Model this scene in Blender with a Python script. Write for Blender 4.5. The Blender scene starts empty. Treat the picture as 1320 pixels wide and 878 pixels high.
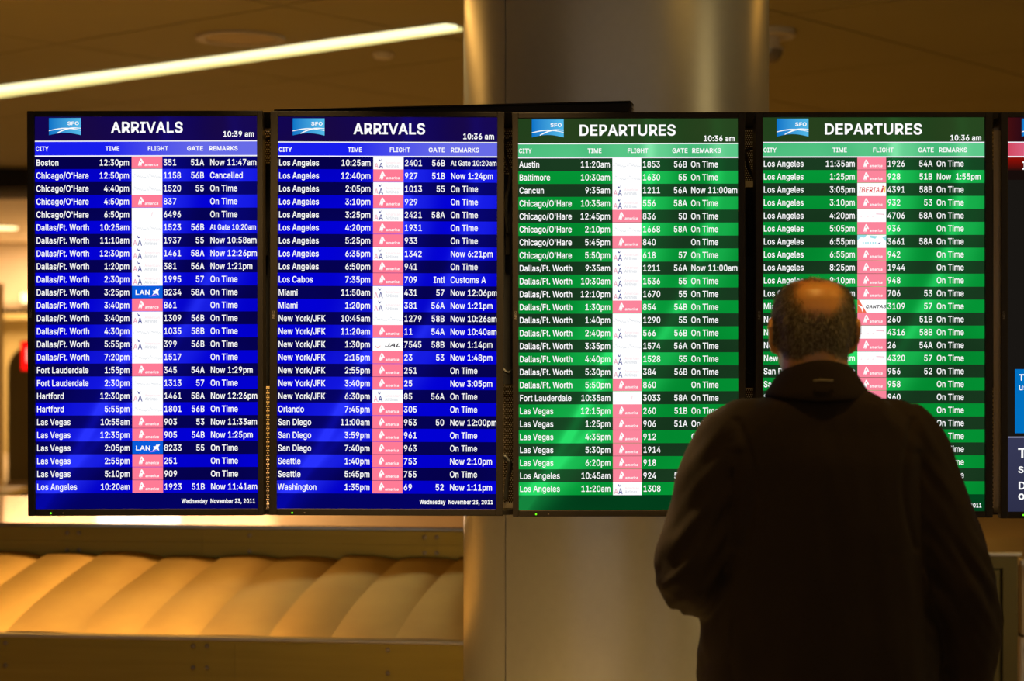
import bpy, bmesh, math, random
from mathutils import Vector, Matrix, noise
from mathutils.geometry import tessellate_polygon

sc = bpy.context.scene
COL = sc.collection
F = 2350.0            # focal length in pixels of the 1320 x 878 frame
CAM = 1.60
D0 = 4.80             # distance of the display fronts
S = D0 / F
R = math.radians

# ---------------------------------------------------------------- camera
cam_d = bpy.data.cameras.new('camera')
cam_d.sensor_width = 36.0
cam_d.lens = F / 1320 * 36.0
cam_d.clip_end = 100
cam_d.dof.use_dof = True
cam_d.dof.focus_distance = 4.80
cam_d.dof.aperture_fstop = 2.7
cam = bpy.data.objects.new('camera', cam_d)
COL.objects.link(cam)
cam.location = (0, 0, CAM)
cam.rotation_euler = (R(90), 0, 0)
sc.camera = cam
# ---------------------------------------------------------------- world and exposure
sc.view_settings.view_transform = 'Standard'
sc.view_settings.look = 'None'
sc.view_settings.gamma = 1.0
sc.view_settings.exposure = 0.0
w = bpy.data.worlds.new('world'); sc.world = w
w.use_nodes = True
w.node_tree.nodes['Background'].inputs[0].default_value = (0.040, 0.018, 0.003, 1)
w.node_tree.nodes['Background'].inputs[1].default_value = 1.0
# ---------------------------------------------------------------- added area lights (most inside made-up ceiling fixtures)
def area(name, loc, size, power, col, rot=(0, 0, 0)):
    l = bpy.data.lights.new(name, 'AREA'); l.shape = 'RECTANGLE'
    l.size, l.size_y = size; l.energy = power; l.color = col
    o = bpy.data.objects.new(name, l); COL.objects.link(o)
    o.location = loc; o.rotation_euler = rot
    o['kind'] = 'helper'
    return o
WARM = (1.0, 0.45, 0.06)
area('carousel_fill', (-3.4, 8.20, 3.16), (4.1, 0.28), 92, (1.0, 0.50, 0.11))  # added to brighten the sloping plates
area('hall_fill', (0.0, -0.6, 3.16), (8.0, 3.0), 40, (1.0, 0.62, 0.24))  # added to light floor and column from the camera side
area('display_fill', (2.1, 3.7, 3.16), (1.2, 0.3), 8, (1.0, 0.52, 0.08))  # added to light the man from the right
def spot(name, loc, power, col, cone):
    l = bpy.data.lights.new(name, 'SPOT'); l.energy = power; l.color = col
    l.spot_size = R(cone); l.spot_blend = .5; l.shadow_soft_size = .05
    o = bpy.data.objects.new(name, l); COL.objects.link(o); o.location = loc; o['kind'] = 'helper'
for x in (-.55, .05):
    spot('fill_beam', (x, 4.42, 3.17), 760, (1.0, 0.66, 0.25), 46)  # added beams; their floor bounce brightens the foot of the column
spot('fill_beam', (.62, 3.45, 3.17), 48, (1.0, 0.54, 0.12), 62)  # added beam that lights the man's crown
area('right_fill', (3.2, 7.2, 3.16), (1.4, 0.3), 10, WARM)  # added over the cabinets at the right
area('concourse_fill', (0.2, 13.5, 3.16), (6.0, 0.5), 85, WARM)  # added so that floor bounce brightens the ceiling
area('far_fill', (-5.2, 24.3, 2.97), (4.0, 1.6), 330, (1.0, 0.60, 0.30))  # added to brighten the far wall; has no fixture

# ================================================================ helpers
def srgb(r, g, b):
    def f(c):
        c /= 255.0
        return c / 12.92 if c <= .04045 else ((c + .055) / 1.055) ** 2.4
    return (f(r), f(g), f(b), 1.0)

def mat(name, col, rough=.5, metal=0.0, nscale=0, namt=.25, bump=0.0, bscale=200, stretch=None, coat=0, spec=None):
    m = bpy.data.materials.new(name); m.use_nodes = True
    nt = m.node_tree; b = nt.nodes['Principled BSDF']
    b.inputs['Base Color'].default_value = (*col, 1); b.inputs['Roughness'].default_value = rough
    b.inputs['Metallic'].default_value = metal
    if spec is not None: b.inputs['Specular IOR Level'].default_value = spec
    if coat: b.inputs['Coat Weight'].default_value = coat
    tc = nt.nodes.new('ShaderNodeTexCoord')
    src = tc.outputs['Object']
    if stretch:
        mp = nt.nodes.new('ShaderNodeMapping'); mp.inputs['Scale'].default_value = stretch
        nt.links.new(src, mp.inputs[0]); src = mp.outputs[0]
    if nscale:
        n = nt.nodes.new('ShaderNodeTexNoise'); n.inputs['Scale'].default_value = nscale; n.inputs['Detail'].default_value = 4
        nt.links.new(src, n.inputs['Vector'])
        mx = nt.nodes.new('ShaderNodeMix'); mx.data_type = 'RGBA'
        mx.inputs[6].default_value = (*[c * (1 - namt) for c in col], 1)
        mx.inputs[7].default_value = (*[min(1, c * (1 + namt)) for c in col], 1)
        nt.links.new(n.outputs[0], mx.inputs[0]); nt.links.new(mx.outputs[2], b.inputs['Base Color'])
    if bump:
        n2 = nt.nodes.new('ShaderNodeTexNoise'); n2.inputs['Scale'].default_value = bscale; n2.inputs['Detail'].default_value = 3
        nt.links.new(src, n2.inputs['Vector'])
        bp = nt.nodes.new('ShaderNodeBump'); bp.inputs['Strength'].default_value = bump; bp.inputs['Distance'].default_value = .002
        nt.links.new(n2.outputs[0], bp.inputs['Height']); nt.links.new(bp.outputs[0], b.inputs['Normal'])
    return m

def glow(name, rgb, strength=1.0, sample='NONE'):
    m = bpy.data.materials.new(name); m.use_nodes = True
    nt = m.node_tree; nt.nodes.clear()
    e = nt.nodes.new('ShaderNodeEmission'); o = nt.nodes.new('ShaderNodeOutputMaterial')
    e.inputs[0].default_value = srgb(*rgb); e.inputs[1].default_value = strength
    nt.links.new(e.outputs[0], o.inputs[0])
    m.cycles.emission_sampling = sample
    return m

def math_node(nt, op, a, b=None):
    n = nt.nodes.new('ShaderNodeMath'); n.operation = op
    for i, v in enumerate((a, b)):
        if v is None: continue
        if isinstance(v, (int, float)): n.inputs[i].default_value = v
        else: nt.links.new(v, n.inputs[i])
    return n.outputs[0]

def swoosh(name, lo, mid, hi, amp=1.0, sample='AUTO'):
    """screen picture: a field of colour with the curved light bands of the display's backdrop"""
    m = glow(name, mid, 1.0, sample); nt = m.node_tree
    e = [n for n in nt.nodes if n.type == 'EMISSION'][0]
    tc = nt.nodes.new('ShaderNodeTexCoord'); sp = nt.nodes.new('ShaderNodeSeparateXYZ')
    nt.links.new(tc.outputs['Object'], sp.inputs[0])
    x, z = sp.outputs[0], sp.outputs[2]
    t = math_node(nt, 'SUBTRACT', 0.96, z)
    t2 = math_node(nt, 'MULTIPLY', t, t)
    tot = None
    for off, k, wd, a in ((.055, .38, .016, 1.0), (.085, .42, .045, .55), (-.02, .36, .05, .25), (.235, .62, .018, .55), (.27, .60, .05, .45)):
        u = math_node(nt, 'ADD', x, math_node(nt, 'MULTIPLY', t2, k))
        u = math_node(nt, 'DIVIDE', math_node(nt, 'SUBTRACT', u, off), wd)
        g = math_node(nt, 'EXPONENT', math_node(nt, 'MULTIPLY', math_node(nt, 'MULTIPLY', u, u), -1.0))
        g = math_node(nt, 'MULTIPLY', g, a * amp)
        tot = g if tot is None else math_node(nt, 'ADD', tot, g)
    n = nt.nodes.new('ShaderNodeTexNoise'); n.inputs['Scale'].default_value = 3.0
    nt.links.new(tc.outputs['Object'], n.inputs['Vector'])
    rp = nt.nodes.new('ShaderNodeMapRange'); rp.inputs[1].default_value = .35; rp.inputs[2].default_value = .65
    nt.links.new(n.outputs[0], rp.inputs[0])
    m1 = nt.nodes.new('ShaderNodeMix'); m1.data_type = 'RGBA'
    m1.inputs[6].default_value = srgb(*lo); m1.inputs[7].default_value = srgb(*mid)
    nt.links.new(rp.outputs[0], m1.inputs[0])
    m2 = nt.nodes.new('ShaderNodeMix'); m2.data_type = 'RGBA'
    m2.inputs[7].default_value = srgb(*hi)
    nt.links.new(tot, m2.inputs[0]); nt.links.new(m1.outputs[2], m2.inputs[6])
    nt.links.new(m2.outputs[2], e.inputs[0])
    return m

def ramp_x(name, c0, c1, x0, x1, axis=0, sample='NONE'):
    m = glow(name, c0, 1.0, sample); nt = m.node_tree
    e = [n for n in nt.nodes if n.type == 'EMISSION'][0]
    tc = nt.nodes.new('ShaderNodeTexCoord'); sp = nt.nodes.new('ShaderNodeSeparateXYZ')
    nt.links.new(tc.outputs['Object'], sp.inputs[0])
    rp = nt.nodes.new('ShaderNodeMapRange'); rp.inputs[1].default_value = x0; rp.inputs[2].default_value = x1
    nt.links.new(sp.outputs[axis], rp.inputs[0])
    m1 = nt.nodes.new('ShaderNodeMix'); m1.data_type = 'RGBA'
    m1.inputs[6].default_value = srgb(*c0); m1.inputs[7].default_value = srgb(*c1)
    nt.links.new(rp.outputs[0], m1.inputs[0]); nt.links.new(m1.outputs[2], e.inputs[0])
    return m

def link(name, me, mats, parent=None, smooth=False):
    for m in (mats if isinstance(mats, (list, tuple)) else [mats]): me.materials.append(m)
    if smooth:
        for p in me.polygons: p.use_smooth = True
        me.set_sharp_from_angle(angle=R(50))
    o = bpy.data.objects.new(name, me); COL.objects.link(o)
    if parent: o.parent = parent
    return o

def obj(name, bm, mats, parent=None, smooth=False):
    me = bpy.data.meshes.new(name); bm.to_mesh(me); bm.free()
    return link(name, me, mats, parent, smooth)

def thing(name, label, cat, loc=(0, 0, 0), rot=(0, 0, 0), group=None):
    o = bpy.data.objects.new(name, None); COL.objects.link(o)
    o.empty_display_size = .1
    o.location = loc; o.rotation_euler = rot; tag(o, label, cat, group); return o

def tag(o, label, cat, group=None):
    o['label'] = label; o['category'] = cat
    if group: o['group'] = group
    return o

def struct(o): o['kind'] = 'structure'; return o

def box(bm, x0, x1, y0, y1, z0, z1, bevel=0, M=None, mi=0):
    vs = [bm.verts.new((x, y, z)) for x in (x0, x1) for y in (y0, y1) for z in (z0, z1)]
    fs = [bm.faces.new([vs[i] for i in q]) for q in ((0, 1, 3, 2), (4, 6, 7, 5), (0, 4, 5, 1), (2, 3, 7, 6), (0, 2, 6, 4), (1, 5, 7, 3))]
    for f in fs: f.material_index = mi
    if bevel:
        es = list({e for f in fs for e in f.edges})
        r = bmesh.ops.bevel(bm, geom=es, offset=bevel, segments=2, affect='EDGES', profile=.6)
        vs = list({v for f in r['faces'] for v in f.verts} | {v for v in vs if v.is_valid})
    if M is not None:
        bmesh.ops.transform(bm, matrix=M, verts=[v for v in vs if v.is_valid])
    return vs

def newbox(*a, **k):
    bm = bmesh.new(); box(bm, *a, **k); bmesh.ops.recalc_face_normals(bm, faces=bm.faces); return bm

def loft(bm, rings, cap=True):
    """rings: lists of points of equal length"""
    rv = [[bm.verts.new(p) for p in r] for r in rings]
    n = len(rv[0])
    for a, b in zip(rv, rv[1:]):
        for i in range(n):
            bm.faces.new((a[i], a[(i + 1) % n], b[(i + 1) % n], b[i]))
    if cap:
        bm.faces.new(list(reversed(rv[0]))); bm.faces.new(rv[-1])
    return rv

def lathe(bm, prof, n=32, c=(0, 0, 0), cap=True):
    loft(bm, [[(c[0] + r * math.cos(2 * math.pi * i / n), c[1] + r * math.sin(2 * math.pi * i / n), c[2] + z) for i in range(n)] for r, z in prof], cap)

def tube(bm, pts, rad, n=14, squash=None):
    """tapered tube with rounded ends along a polyline"""
    P = [Vector(p) for p in pts]; rings = []
    if not isinstance(rad, (list, tuple)): rad = [rad] * len(P)
    T = []
    for i in range(len(P)):
        a = P[max(0, i - 1)]; b = P[min(len(P) - 1, i + 1)]
        T.append((b - a).normalized())
    up = Vector((0, 1, 0)) if abs(T[0].y) < .9 else Vector((1, 0, 0))
    u = T[0].cross(up).normalized()
    seq = []
    for k, f in ((-1, .05), (-.8, .6), (-.45, .9)):
        seq.append((P[0] + T[0] * rad[0] * k, T[0], rad[0] * f))
    seq += [(P[i], T[i], rad[i]) for i in range(len(P))]
    for k, f in ((.45, .9), (.8, .6), (1, .05)):
        seq.append((P[-1] + T[-1] * rad[-1] * k, T[-1], rad[-1] * f))
    for p, t, r in seq:
        u = (u - t * u.dot(t)).normalized(); v = t.cross(u)
        rings.append([p + u * (r * math.cos(2 * math.pi * i / n)) + v * (r * (squash or 1) * math.sin(2 * math.pi * i / n)) for i in range(n)])
    loft(bm, rings)

def catmull(pts, k=6):
    out = []
    n = len(pts)
    for i in range(n - 1):
        p0 = pts[max(0, i - 1)]; p1 = pts[i]; p2 = pts[i + 1]; p3 = pts[min(n - 1, i + 2)]
        for j in range(k):
            t = j / k
            out.append(tuple(.5 * (2 * b + (c - a) * t + (2 * a - 5 * b + 4 * c - d) * t * t + (3 * b - a - 3 * c + d) * t ** 3) for a, b, c, d in zip(p0, p1, p2, p3)))
    out.append(tuple(pts[-1])); return out

def fuse(bm, voxel, smooth=6):
    """union of closed shapes into one continuous surface"""
    bmesh.ops.recalc_face_normals(bm, faces=bm.faces)
    me = bpy.data.meshes.new('fuse'); bm.to_mesh(me); bm.free()
    o = bpy.data.objects.new('fuse', me); COL.objects.link(o)
    m = o.modifiers.new('r', 'REMESH'); m.mode = 'VOXEL'; m.voxel_size = voxel
    s = o.modifiers.new('s', 'SMOOTH'); s.factor = .5; s.iterations = smooth
    dg = bpy.context.evaluated_depsgraph_get()
    r = bpy.data.meshes.new_from_object(o.evaluated_get(dg))
    bpy.data.objects.remove(o); bpy.data.meshes.remove(me)
    return r

def P(px, py, D): return Vector(((px - 660) * D / F, D, CAM + (439 - py) * D / F))

# ================================================================ lettering (glyph outlines)
GLYPH_REG = [
32,81,0,39,88,1,4,30,122,26,203,62,203,58,122,44,81,1,4,12,-46,26,36,63,36,40,-46,46,81,1,16,41,-2,30,1,25,5,21,9,18,20,21,31,25,36,30,39,40,42,47,41,57,
36,61,31,64,20,61,9,57,5,52,1,47,105,1,4,103,213,35,-29,3,-29,71,213,48,187,2,36,93,-3,78,-1,64,3,52,10,41,20,33,32,26,46,21,63,18,81,17,102,18,122,21,
140,26,157,33,171,42,184,52,193,64,200,78,205,93,206,109,205,122,200,135,193,145,184,154,171,161,157,165,140,168,122,169,102,168,81,165,63,161,46,154,32,
145,20,135,10,123,3,109,-1,30,93,28,102,29,109,31,116,36,122,42,126,50,130,61,133,73,136,102,133,131,130,143,126,153,122,161,116,168,109,172,102,175,93,
176,85,175,78,172,71,168,65,161,56,143,53,131,51,102,53,73,56,61,65,42,71,36,78,31,85,29,49,187,2,4,29,0,29,30,164,30,164,0,7,118,203,118,0,83,0,85,170,
34,136,33,170,81,203,50,187,1,39,24,0,24,24,112,115,123,131,126,147,124,158,119,166,115,170,105,174,92,176,79,174,69,169,62,160,60,156,57,139,24,139,25,
155,28,166,33,176,40,185,48,192,58,198,69,203,80,205,105,205,117,203,127,198,144,186,151,177,156,168,159,158,160,147,159,139,155,124,147,109,133,92,73,
30,163,30,163,0,51,187,1,49,90,-3,77,-2,54,4,44,9,35,16,27,24,21,33,17,43,15,59,50,59,54,45,61,37,71,31,83,28,98,28,111,32,116,34,125,42,127,47,130,60,
128,72,121,82,110,90,103,93,94,94,61,95,61,120,109,173,26,173,26,203,156,203,156,179,97,118,115,118,128,114,139,108,148,101,155,92,160,82,163,71,164,60,
163,48,160,37,155,27,147,18,139,11,128,5,116,1,104,-2,52,187,2,7,14,40,14,66,99,203,133,203,52,70,172,71,172,40,4,111,0,111,130,144,130,144,0,53,187,1,
49,91,-3,67,1,47,10,32,25,27,34,24,44,21,59,55,59,57,50,62,41,69,34,79,29,91,28,105,30,111,33,121,41,127,52,129,66,127,81,124,87,116,97,104,104,97,105,
90,106,77,105,66,101,55,94,25,97,37,203,154,203,154,173,67,173,60,125,72,133,87,136,104,136,122,131,137,122,150,110,158,94,163,76,163,54,159,42,154,31,
147,21,139,13,128,6,117,1,105,-2,54,187,2,33,93,-3,80,-2,68,1,57,6,48,13,39,21,33,31,28,42,25,54,24,76,30,97,44,122,101,203,137,202,85,128,97,129,109,128,
121,125,131,121,140,115,148,107,155,98,159,88,162,77,163,64,162,52,159,41,154,30,147,21,139,13,129,6,118,1,106,-2,20,93,27,106,29,117,36,124,45,127,51,
129,64,127,78,121,89,112,97,106,99,93,102,80,99,75,97,65,89,59,78,57,65,59,51,62,45,70,36,80,29,55,187,1,7,35,1,126,174,23,173,23,203,163,203,163,175,71,
0,56,187,3,51,93,-3,67,1,55,5,45,10,36,17,29,26,23,35,20,45,19,56,21,73,29,88,40,100,47,105,58,106,44,112,36,120,31,129,27,139,26,150,27,160,30,170,35,
179,42,187,59,199,70,203,93,206,117,203,127,199,144,187,151,179,156,170,159,160,160,150,159,139,156,129,150,120,143,112,134,106,128,106,139,105,146,100,
157,88,165,73,168,56,166,45,163,35,158,26,151,17,142,10,131,5,120,1,20,93,27,108,29,120,34,128,42,131,46,133,57,131,69,124,79,114,86,108,88,93,90,79,88,
73,86,62,79,56,69,53,57,56,46,58,42,66,34,78,29,20,93,120,105,121,110,123,119,129,124,138,126,148,124,159,119,167,111,173,106,174,93,176,81,174,76,173,
67,167,62,159,60,148,62,138,68,129,71,126,81,121,57,187,2,33,93,206,106,205,118,202,129,197,139,191,147,182,154,173,159,162,162,150,162,127,156,106,143,
81,85,0,49,1,102,76,90,75,77,75,66,78,55,83,46,89,38,96,32,105,27,115,25,127,24,139,25,151,28,163,33,174,39,183,48,191,57,197,68,202,80,205,20,93,176,80,
174,70,168,62,158,59,153,57,139,59,125,66,114,75,106,80,104,93,102,106,104,117,110,125,120,127,125,129,138,127,152,125,158,117,168,106,174,58,81,2,16,41,
-2,30,1,25,5,21,9,18,20,21,31,25,36,30,39,40,42,47,41,57,36,61,31,64,20,61,9,57,5,52,1,16,41,104,30,106,24,110,19,119,18,126,21,136,25,141,30,145,41,147,
52,145,57,141,61,136,64,125,61,115,57,110,52,106,65,197,2,9,3,0,80,203,116,203,194,0,158,0,113,119,98,174,83,119,40,0,4,42,54,42,85,155,85,155,54,66,188,
3,27,22,0,22,204,113,203,125,200,136,196,145,190,153,184,159,176,166,158,166,147,164,132,158,119,148,110,140,107,143,106,157,97,168,84,171,76,174,57,174,
46,167,28,160,20,152,13,142,7,131,3,117,1,101,0,13,57,30,100,30,114,31,125,34,132,38,136,43,139,49,140,62,136,72,128,81,123,84,110,88,57,88,12,57,118,105,
118,110,120,121,124,128,132,132,141,132,154,129,160,125,165,118,170,110,172,57,173,67,209,1,63,110,-3,92,-1,75,3,60,10,47,20,36,32,27,47,20,63,16,81,14,
102,16,122,20,140,27,157,36,171,47,183,60,193,75,200,92,205,110,206,120,206,140,202,150,198,166,188,180,175,186,167,190,158,198,133,163,133,155,153,143,
165,127,172,110,175,98,174,88,171,79,166,70,160,63,152,57,142,52,130,50,117,49,102,50,87,52,73,57,62,63,52,70,44,79,37,88,33,98,30,116,29,127,31,143,39,
151,46,158,55,163,70,197,70,194,55,186,37,174,22,166,15,150,6,140,2,120,-2,68,206,2,41,90,0,37,0,37,30,104,31,117,34,128,39,137,45,144,53,150,63,154,75,
157,88,158,102,157,116,154,129,150,141,144,150,137,158,128,165,118,169,105,172,91,173,35,173,35,203,93,203,112,202,130,198,146,191,160,182,171,170,180,
156,187,140,191,122,192,102,191,82,187,64,180,48,171,34,159,22,145,12,129,5,111,1,4,57,203,57,0,22,0,22,203,69,173,1,12,22,0,22,203,156,203,156,173,57,
173,57,118,149,118,149,88,57,88,57,30,157,30,157,0,70,169,1,10,22,0,22,203,155,203,155,173,57,173,57,115,146,115,146,85,57,85,57,0,71,214,1,69,110,-3,92,
-1,75,3,60,10,47,20,35,32,26,47,20,63,16,82,14,102,16,122,20,140,26,157,35,171,47,183,60,193,75,200,91,205,109,206,130,204,140,201,159,193,167,187,181,
174,186,166,191,157,198,134,163,134,154,153,147,161,138,167,127,172,116,174,98,174,88,171,78,166,70,160,63,152,57,142,52,130,50,117,49,102,50,87,52,73,
57,62,63,52,70,44,79,37,88,33,99,30,110,29,130,32,138,35,146,40,152,46,157,54,161,62,163,77,111,76,111,107,199,107,197,65,193,50,187,37,178,25,168,16,155,
8,142,2,126,-1,72,212,1,12,22,0,22,203,57,203,57,119,155,119,155,203,190,203,190,0,155,0,155,89,57,89,57,0,73,126,1,12,11,0,11,30,45,30,45,173,11,173,11,
203,115,203,115,173,80,173,80,30,115,30,115,0,74,164,1,28,77,-3,59,-1,43,5,30,14,20,26,13,42,11,75,46,75,47,50,50,42,55,36,61,31,68,29,77,28,85,29,93,31,
99,36,103,42,106,50,107,60,107,203,142,203,142,60,140,42,134,26,123,14,110,5,94,-1,75,192,3,7,43,55,40,89,69,123,146,203,187,201,97,105,96,106,4,22,0,22,
203,57,203,57,0,4,149,0,72,104,94,130,188,1,76,163,1,6,22,0,22,203,57,203,57,30,152,30,152,0,77,257,1,17,22,0,22,203,66,203,119,74,129,45,135,66,190,203,
234,203,234,0,200,0,205,170,191,118,142,0,114,0,65,118,51,169,56,0,78,215,1,14,22,0,22,203,60,203,146,73,163,37,158,75,158,203,193,203,193,0,155,0,80,113,
52,166,57,120,57,0,79,219,2,36,109,-3,92,-1,76,3,60,10,47,20,36,32,27,47,20,63,16,81,14,102,16,122,20,140,27,157,36,171,47,183,60,193,76,200,92,205,109,
206,127,205,143,200,159,193,172,183,183,171,192,157,199,140,203,122,204,102,203,81,199,63,192,47,183,32,172,20,159,10,143,3,127,-1,36,109,29,120,30,131,
33,140,37,149,43,156,51,162,61,167,73,169,86,170,102,169,117,167,130,162,142,156,152,149,160,140,166,131,171,120,174,109,175,98,174,88,171,79,166,70,160,
63,152,57,142,52,130,50,117,49,102,50,86,52,73,57,61,63,52,70,43,79,37,88,33,98,30,80,183,1,32,22,0,22,204,112,203,126,200,138,195,148,188,156,180,163,
171,167,161,170,149,170,126,167,114,163,104,156,95,148,87,138,80,126,75,112,72,42,71,42,101,105,102,113,104,125,110,132,119,135,131,135,144,132,156,125,
165,113,171,95,173,57,173,57,0,81,219,3,4,95,68,130,70,196,-17,161,-18,36,109,-3,92,-1,76,3,60,10,47,20,36,32,27,47,20,63,16,81,14,102,16,122,20,140,27,
157,36,171,47,183,60,193,76,200,92,205,109,206,127,205,143,200,159,193,172,183,183,171,192,157,199,140,203,122,204,102,203,81,199,63,192,47,183,32,172,
20,159,10,143,3,127,-1,36,109,29,120,30,131,33,140,37,149,43,156,51,162,61,167,73,169,86,170,102,169,117,167,130,162,142,156,152,149,160,140,166,131,171,
120,174,109,175,98,174,88,171,79,166,70,160,63,152,57,142,52,130,50,117,49,102,50,86,52,73,57,61,63,52,70,43,79,37,88,33,98,30,82,185,2,32,22,0,22,204,
112,203,126,200,138,195,148,189,156,181,163,172,167,162,170,151,170,127,167,116,163,106,156,97,148,90,138,84,126,79,112,77,37,76,37,106,106,107,113,108,
125,113,132,122,136,133,136,146,132,157,125,166,113,171,96,173,57,173,57,0,4,141,0,88,96,127,96,180,1,83,184,1,73,92,-3,64,0,52,4,41,9,32,16,25,25,19,34,
15,45,13,61,48,61,52,45,60,37,71,31,85,28,101,28,115,31,127,38,134,47,136,52,136,63,135,66,129,73,113,81,59,97,45,104,34,112,26,122,21,134,19,147,20,158,
23,169,29,178,36,187,46,194,68,203,94,206,120,203,141,193,150,187,157,179,163,170,166,160,168,145,134,145,131,156,127,163,121,168,113,172,104,175,85,175,
71,172,66,169,58,162,54,153,53,148,56,139,62,132,72,126,122,112,136,106,149,99,155,94,164,82,168,75,171,58,170,46,166,36,161,26,154,18,145,10,134,4,121,
0,108,-3,84,185,1,8,11,173,11,203,174,203,174,173,110,173,110,0,75,0,75,173,85,212,1,34,106,-3,90,-2,76,1,62,6,50,14,41,22,33,33,27,44,23,57,22,70,22,203,
57,203,57,73,60,57,67,44,80,34,87,31,106,28,116,29,133,34,145,44,153,57,155,73,155,203,190,203,190,70,189,57,185,44,180,33,172,22,162,14,150,6,137,1,122,
-2,86,197,1,9,81,0,3,203,40,203,87,77,99,29,112,77,157,203,194,203,117,0,87,280,1,19,61,0,3,203,39,203,74,74,80,30,86,74,122,203,158,203,195,68,200,31,
207,80,241,203,276,203,218,0,181,0,145,127,140,168,137,136,98,0,89,194,1,11,80,0,80,83,3,202,42,203,88,132,98,111,107,132,153,203,191,202,114,83,114,0,
97,161,2,43,67,-3,48,-1,39,2,30,7,18,19,11,36,10,46,13,62,20,74,26,78,38,85,59,91,100,96,107,98,107,99,108,102,107,112,103,119,96,124,92,125,81,127,69,
125,60,122,53,117,45,104,12,113,25,134,31,140,46,149,72,155,86,156,99,154,113,149,126,141,136,129,139,121,142,101,142,0,109,0,109,13,107,11,97,4,83,-2,
16,71,26,86,28,91,31,101,38,104,42,108,52,108,71,100,68,63,62,54,59,48,55,44,48,44,44,44,41,47,35,56,28,98,175,2,30,95,-3,85,-3,70,2,58,9,52,18,52,0,19,
0,19,203,53,203,53,136,58,144,69,151,85,155,107,155,119,152,130,146,140,139,148,129,155,118,159,106,162,92,163,77,162,61,160,47,155,35,148,24,140,14,131,
7,120,1,107,-2,22,91,27,99,27,105,29,117,38,125,51,127,58,129,77,129,86,125,103,117,115,106,124,99,126,91,126,76,124,65,116,57,103,53,87,52,77,53,67,57,
50,65,37,76,29,99,164,1,49,86,-3,72,-2,59,1,47,7,37,15,28,24,21,35,16,47,13,61,12,76,13,91,16,105,21,118,28,129,37,138,47,146,59,151,72,155,86,156,108,
153,127,144,142,130,154,107,121,99,117,110,111,118,102,123,94,125,77,125,70,123,64,120,54,109,50,102,46,85,46,67,48,59,54,44,64,33,70,29,77,27,85,26,98,
28,108,33,116,41,122,54,154,46,143,23,128,9,108,0,100,175,2,30,81,-3,68,-2,56,1,45,7,35,14,27,24,20,35,16,47,13,61,12,77,13,92,16,106,21,118,27,129,35,
139,45,146,56,152,68,155,90,155,106,151,117,144,123,136,122,203,156,203,156,0,123,0,124,18,117,9,106,2,98,-1,22,84,27,99,29,110,37,118,50,121,58,123,77,
122,87,118,103,111,116,99,124,84,126,76,126,70,124,58,115,50,103,48,95,46,77,46,67,50,51,58,38,70,29,77,27,101,167,1,55,88,-3,73,-2,59,1,47,7,37,14,28,
24,21,35,16,47,13,61,12,76,13,91,16,105,21,117,28,128,36,138,46,146,58,151,71,155,85,156,102,154,119,148,133,138,140,131,150,114,153,103,156,79,156,65,
28,65,28,93,121,93,120,98,114,112,105,121,100,124,85,126,70,124,64,121,54,111,50,106,46,92,46,63,51,47,60,36,72,29,79,27,93,27,103,29,110,33,116,38,123,
50,155,42,146,23,140,16,126,6,108,-1,102,107,2,4,98,154,98,125,1,125,1,154,15,30,0,30,170,33,186,42,198,48,203,62,210,78,212,99,209,105,207,97,179,81,181,
70,179,68,178,64,170,64,0,103,175,2,51,85,-58,64,-56,46,-50,33,-41,16,-21,44,-6,58,-21,72,-27,86,-29,96,-28,105,-25,113,-21,118,-15,122,-8,123,2,123,21,
117,13,106,6,98,4,81,2,68,3,56,6,45,11,36,18,27,26,21,37,16,49,13,63,12,78,13,92,16,106,21,119,27,129,35,139,45,146,56,152,68,155,81,156,99,154,106,151,
117,144,124,136,123,154,156,154,156,1,155,-12,152,-23,147,-33,139,-41,131,-47,110,-55,20,85,31,100,34,111,41,115,46,121,60,123,78,121,96,119,104,111,116,
100,124,85,126,70,123,58,115,50,103,48,96,46,78,48,60,50,53,58,41,70,34,104,169,1,29,53,91,53,0,19,0,19,203,53,203,49,129,52,139,61,147,71,152,82,155,104,
155,123,149,131,144,143,129,147,120,149,108,150,0,117,0,117,94,116,104,113,112,109,118,103,122,96,125,80,126,69,122,60,115,57,111,55,105,105,72,2,4,19,
0,19,154,53,154,53,0,16,36,170,30,170,21,175,17,180,15,189,17,199,21,204,30,209,36,209,42,209,51,204,57,195,58,189,55,180,51,175,47,172,106,72,2,13,19,
154,53,154,52,-16,47,-32,38,-45,23,-52,14,-54,-6,-55,-6,-25,9,-24,13,-23,15,-21,19,-13,16,36,170,30,170,21,175,17,180,14,189,17,199,21,204,30,209,36,209,
42,209,51,204,57,195,58,189,57,184,51,175,46,172,107,158,3,7,44,52,42,90,49,90,115,154,152,152,78,76,75,76,4,19,0,19,203,53,203,53,0,4,118,0,56,76,80,98,
157,2,108,81,1,14,58,-1,47,0,37,3,29,9,23,17,20,26,19,203,53,203,53,37,55,30,55,30,61,29,74,30,80,2,109,249,1,49,19,0,19,154,52,154,50,135,57,145,70,152,
83,156,102,155,112,152,121,146,128,138,130,129,129,133,140,144,153,152,169,156,186,156,196,154,211,146,218,140,227,124,229,113,230,0,196,0,196,101,196,
110,193,116,189,121,177,126,170,127,159,125,155,123,147,117,143,109,141,99,141,0,108,0,107,111,105,116,101,120,96,124,90,126,83,127,73,125,64,120,57,113,
55,108,53,95,53,0,110,169,1,29,53,91,53,0,19,0,19,154,52,154,49,127,52,139,61,147,71,152,82,155,104,155,123,149,131,144,143,129,147,120,149,108,150,0,117,
0,117,94,116,104,113,112,109,118,103,122,96,125,80,126,69,122,60,115,57,111,55,105,111,171,2,36,86,-3,72,-2,59,1,47,7,37,15,28,24,21,35,16,47,13,61,12,
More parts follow.
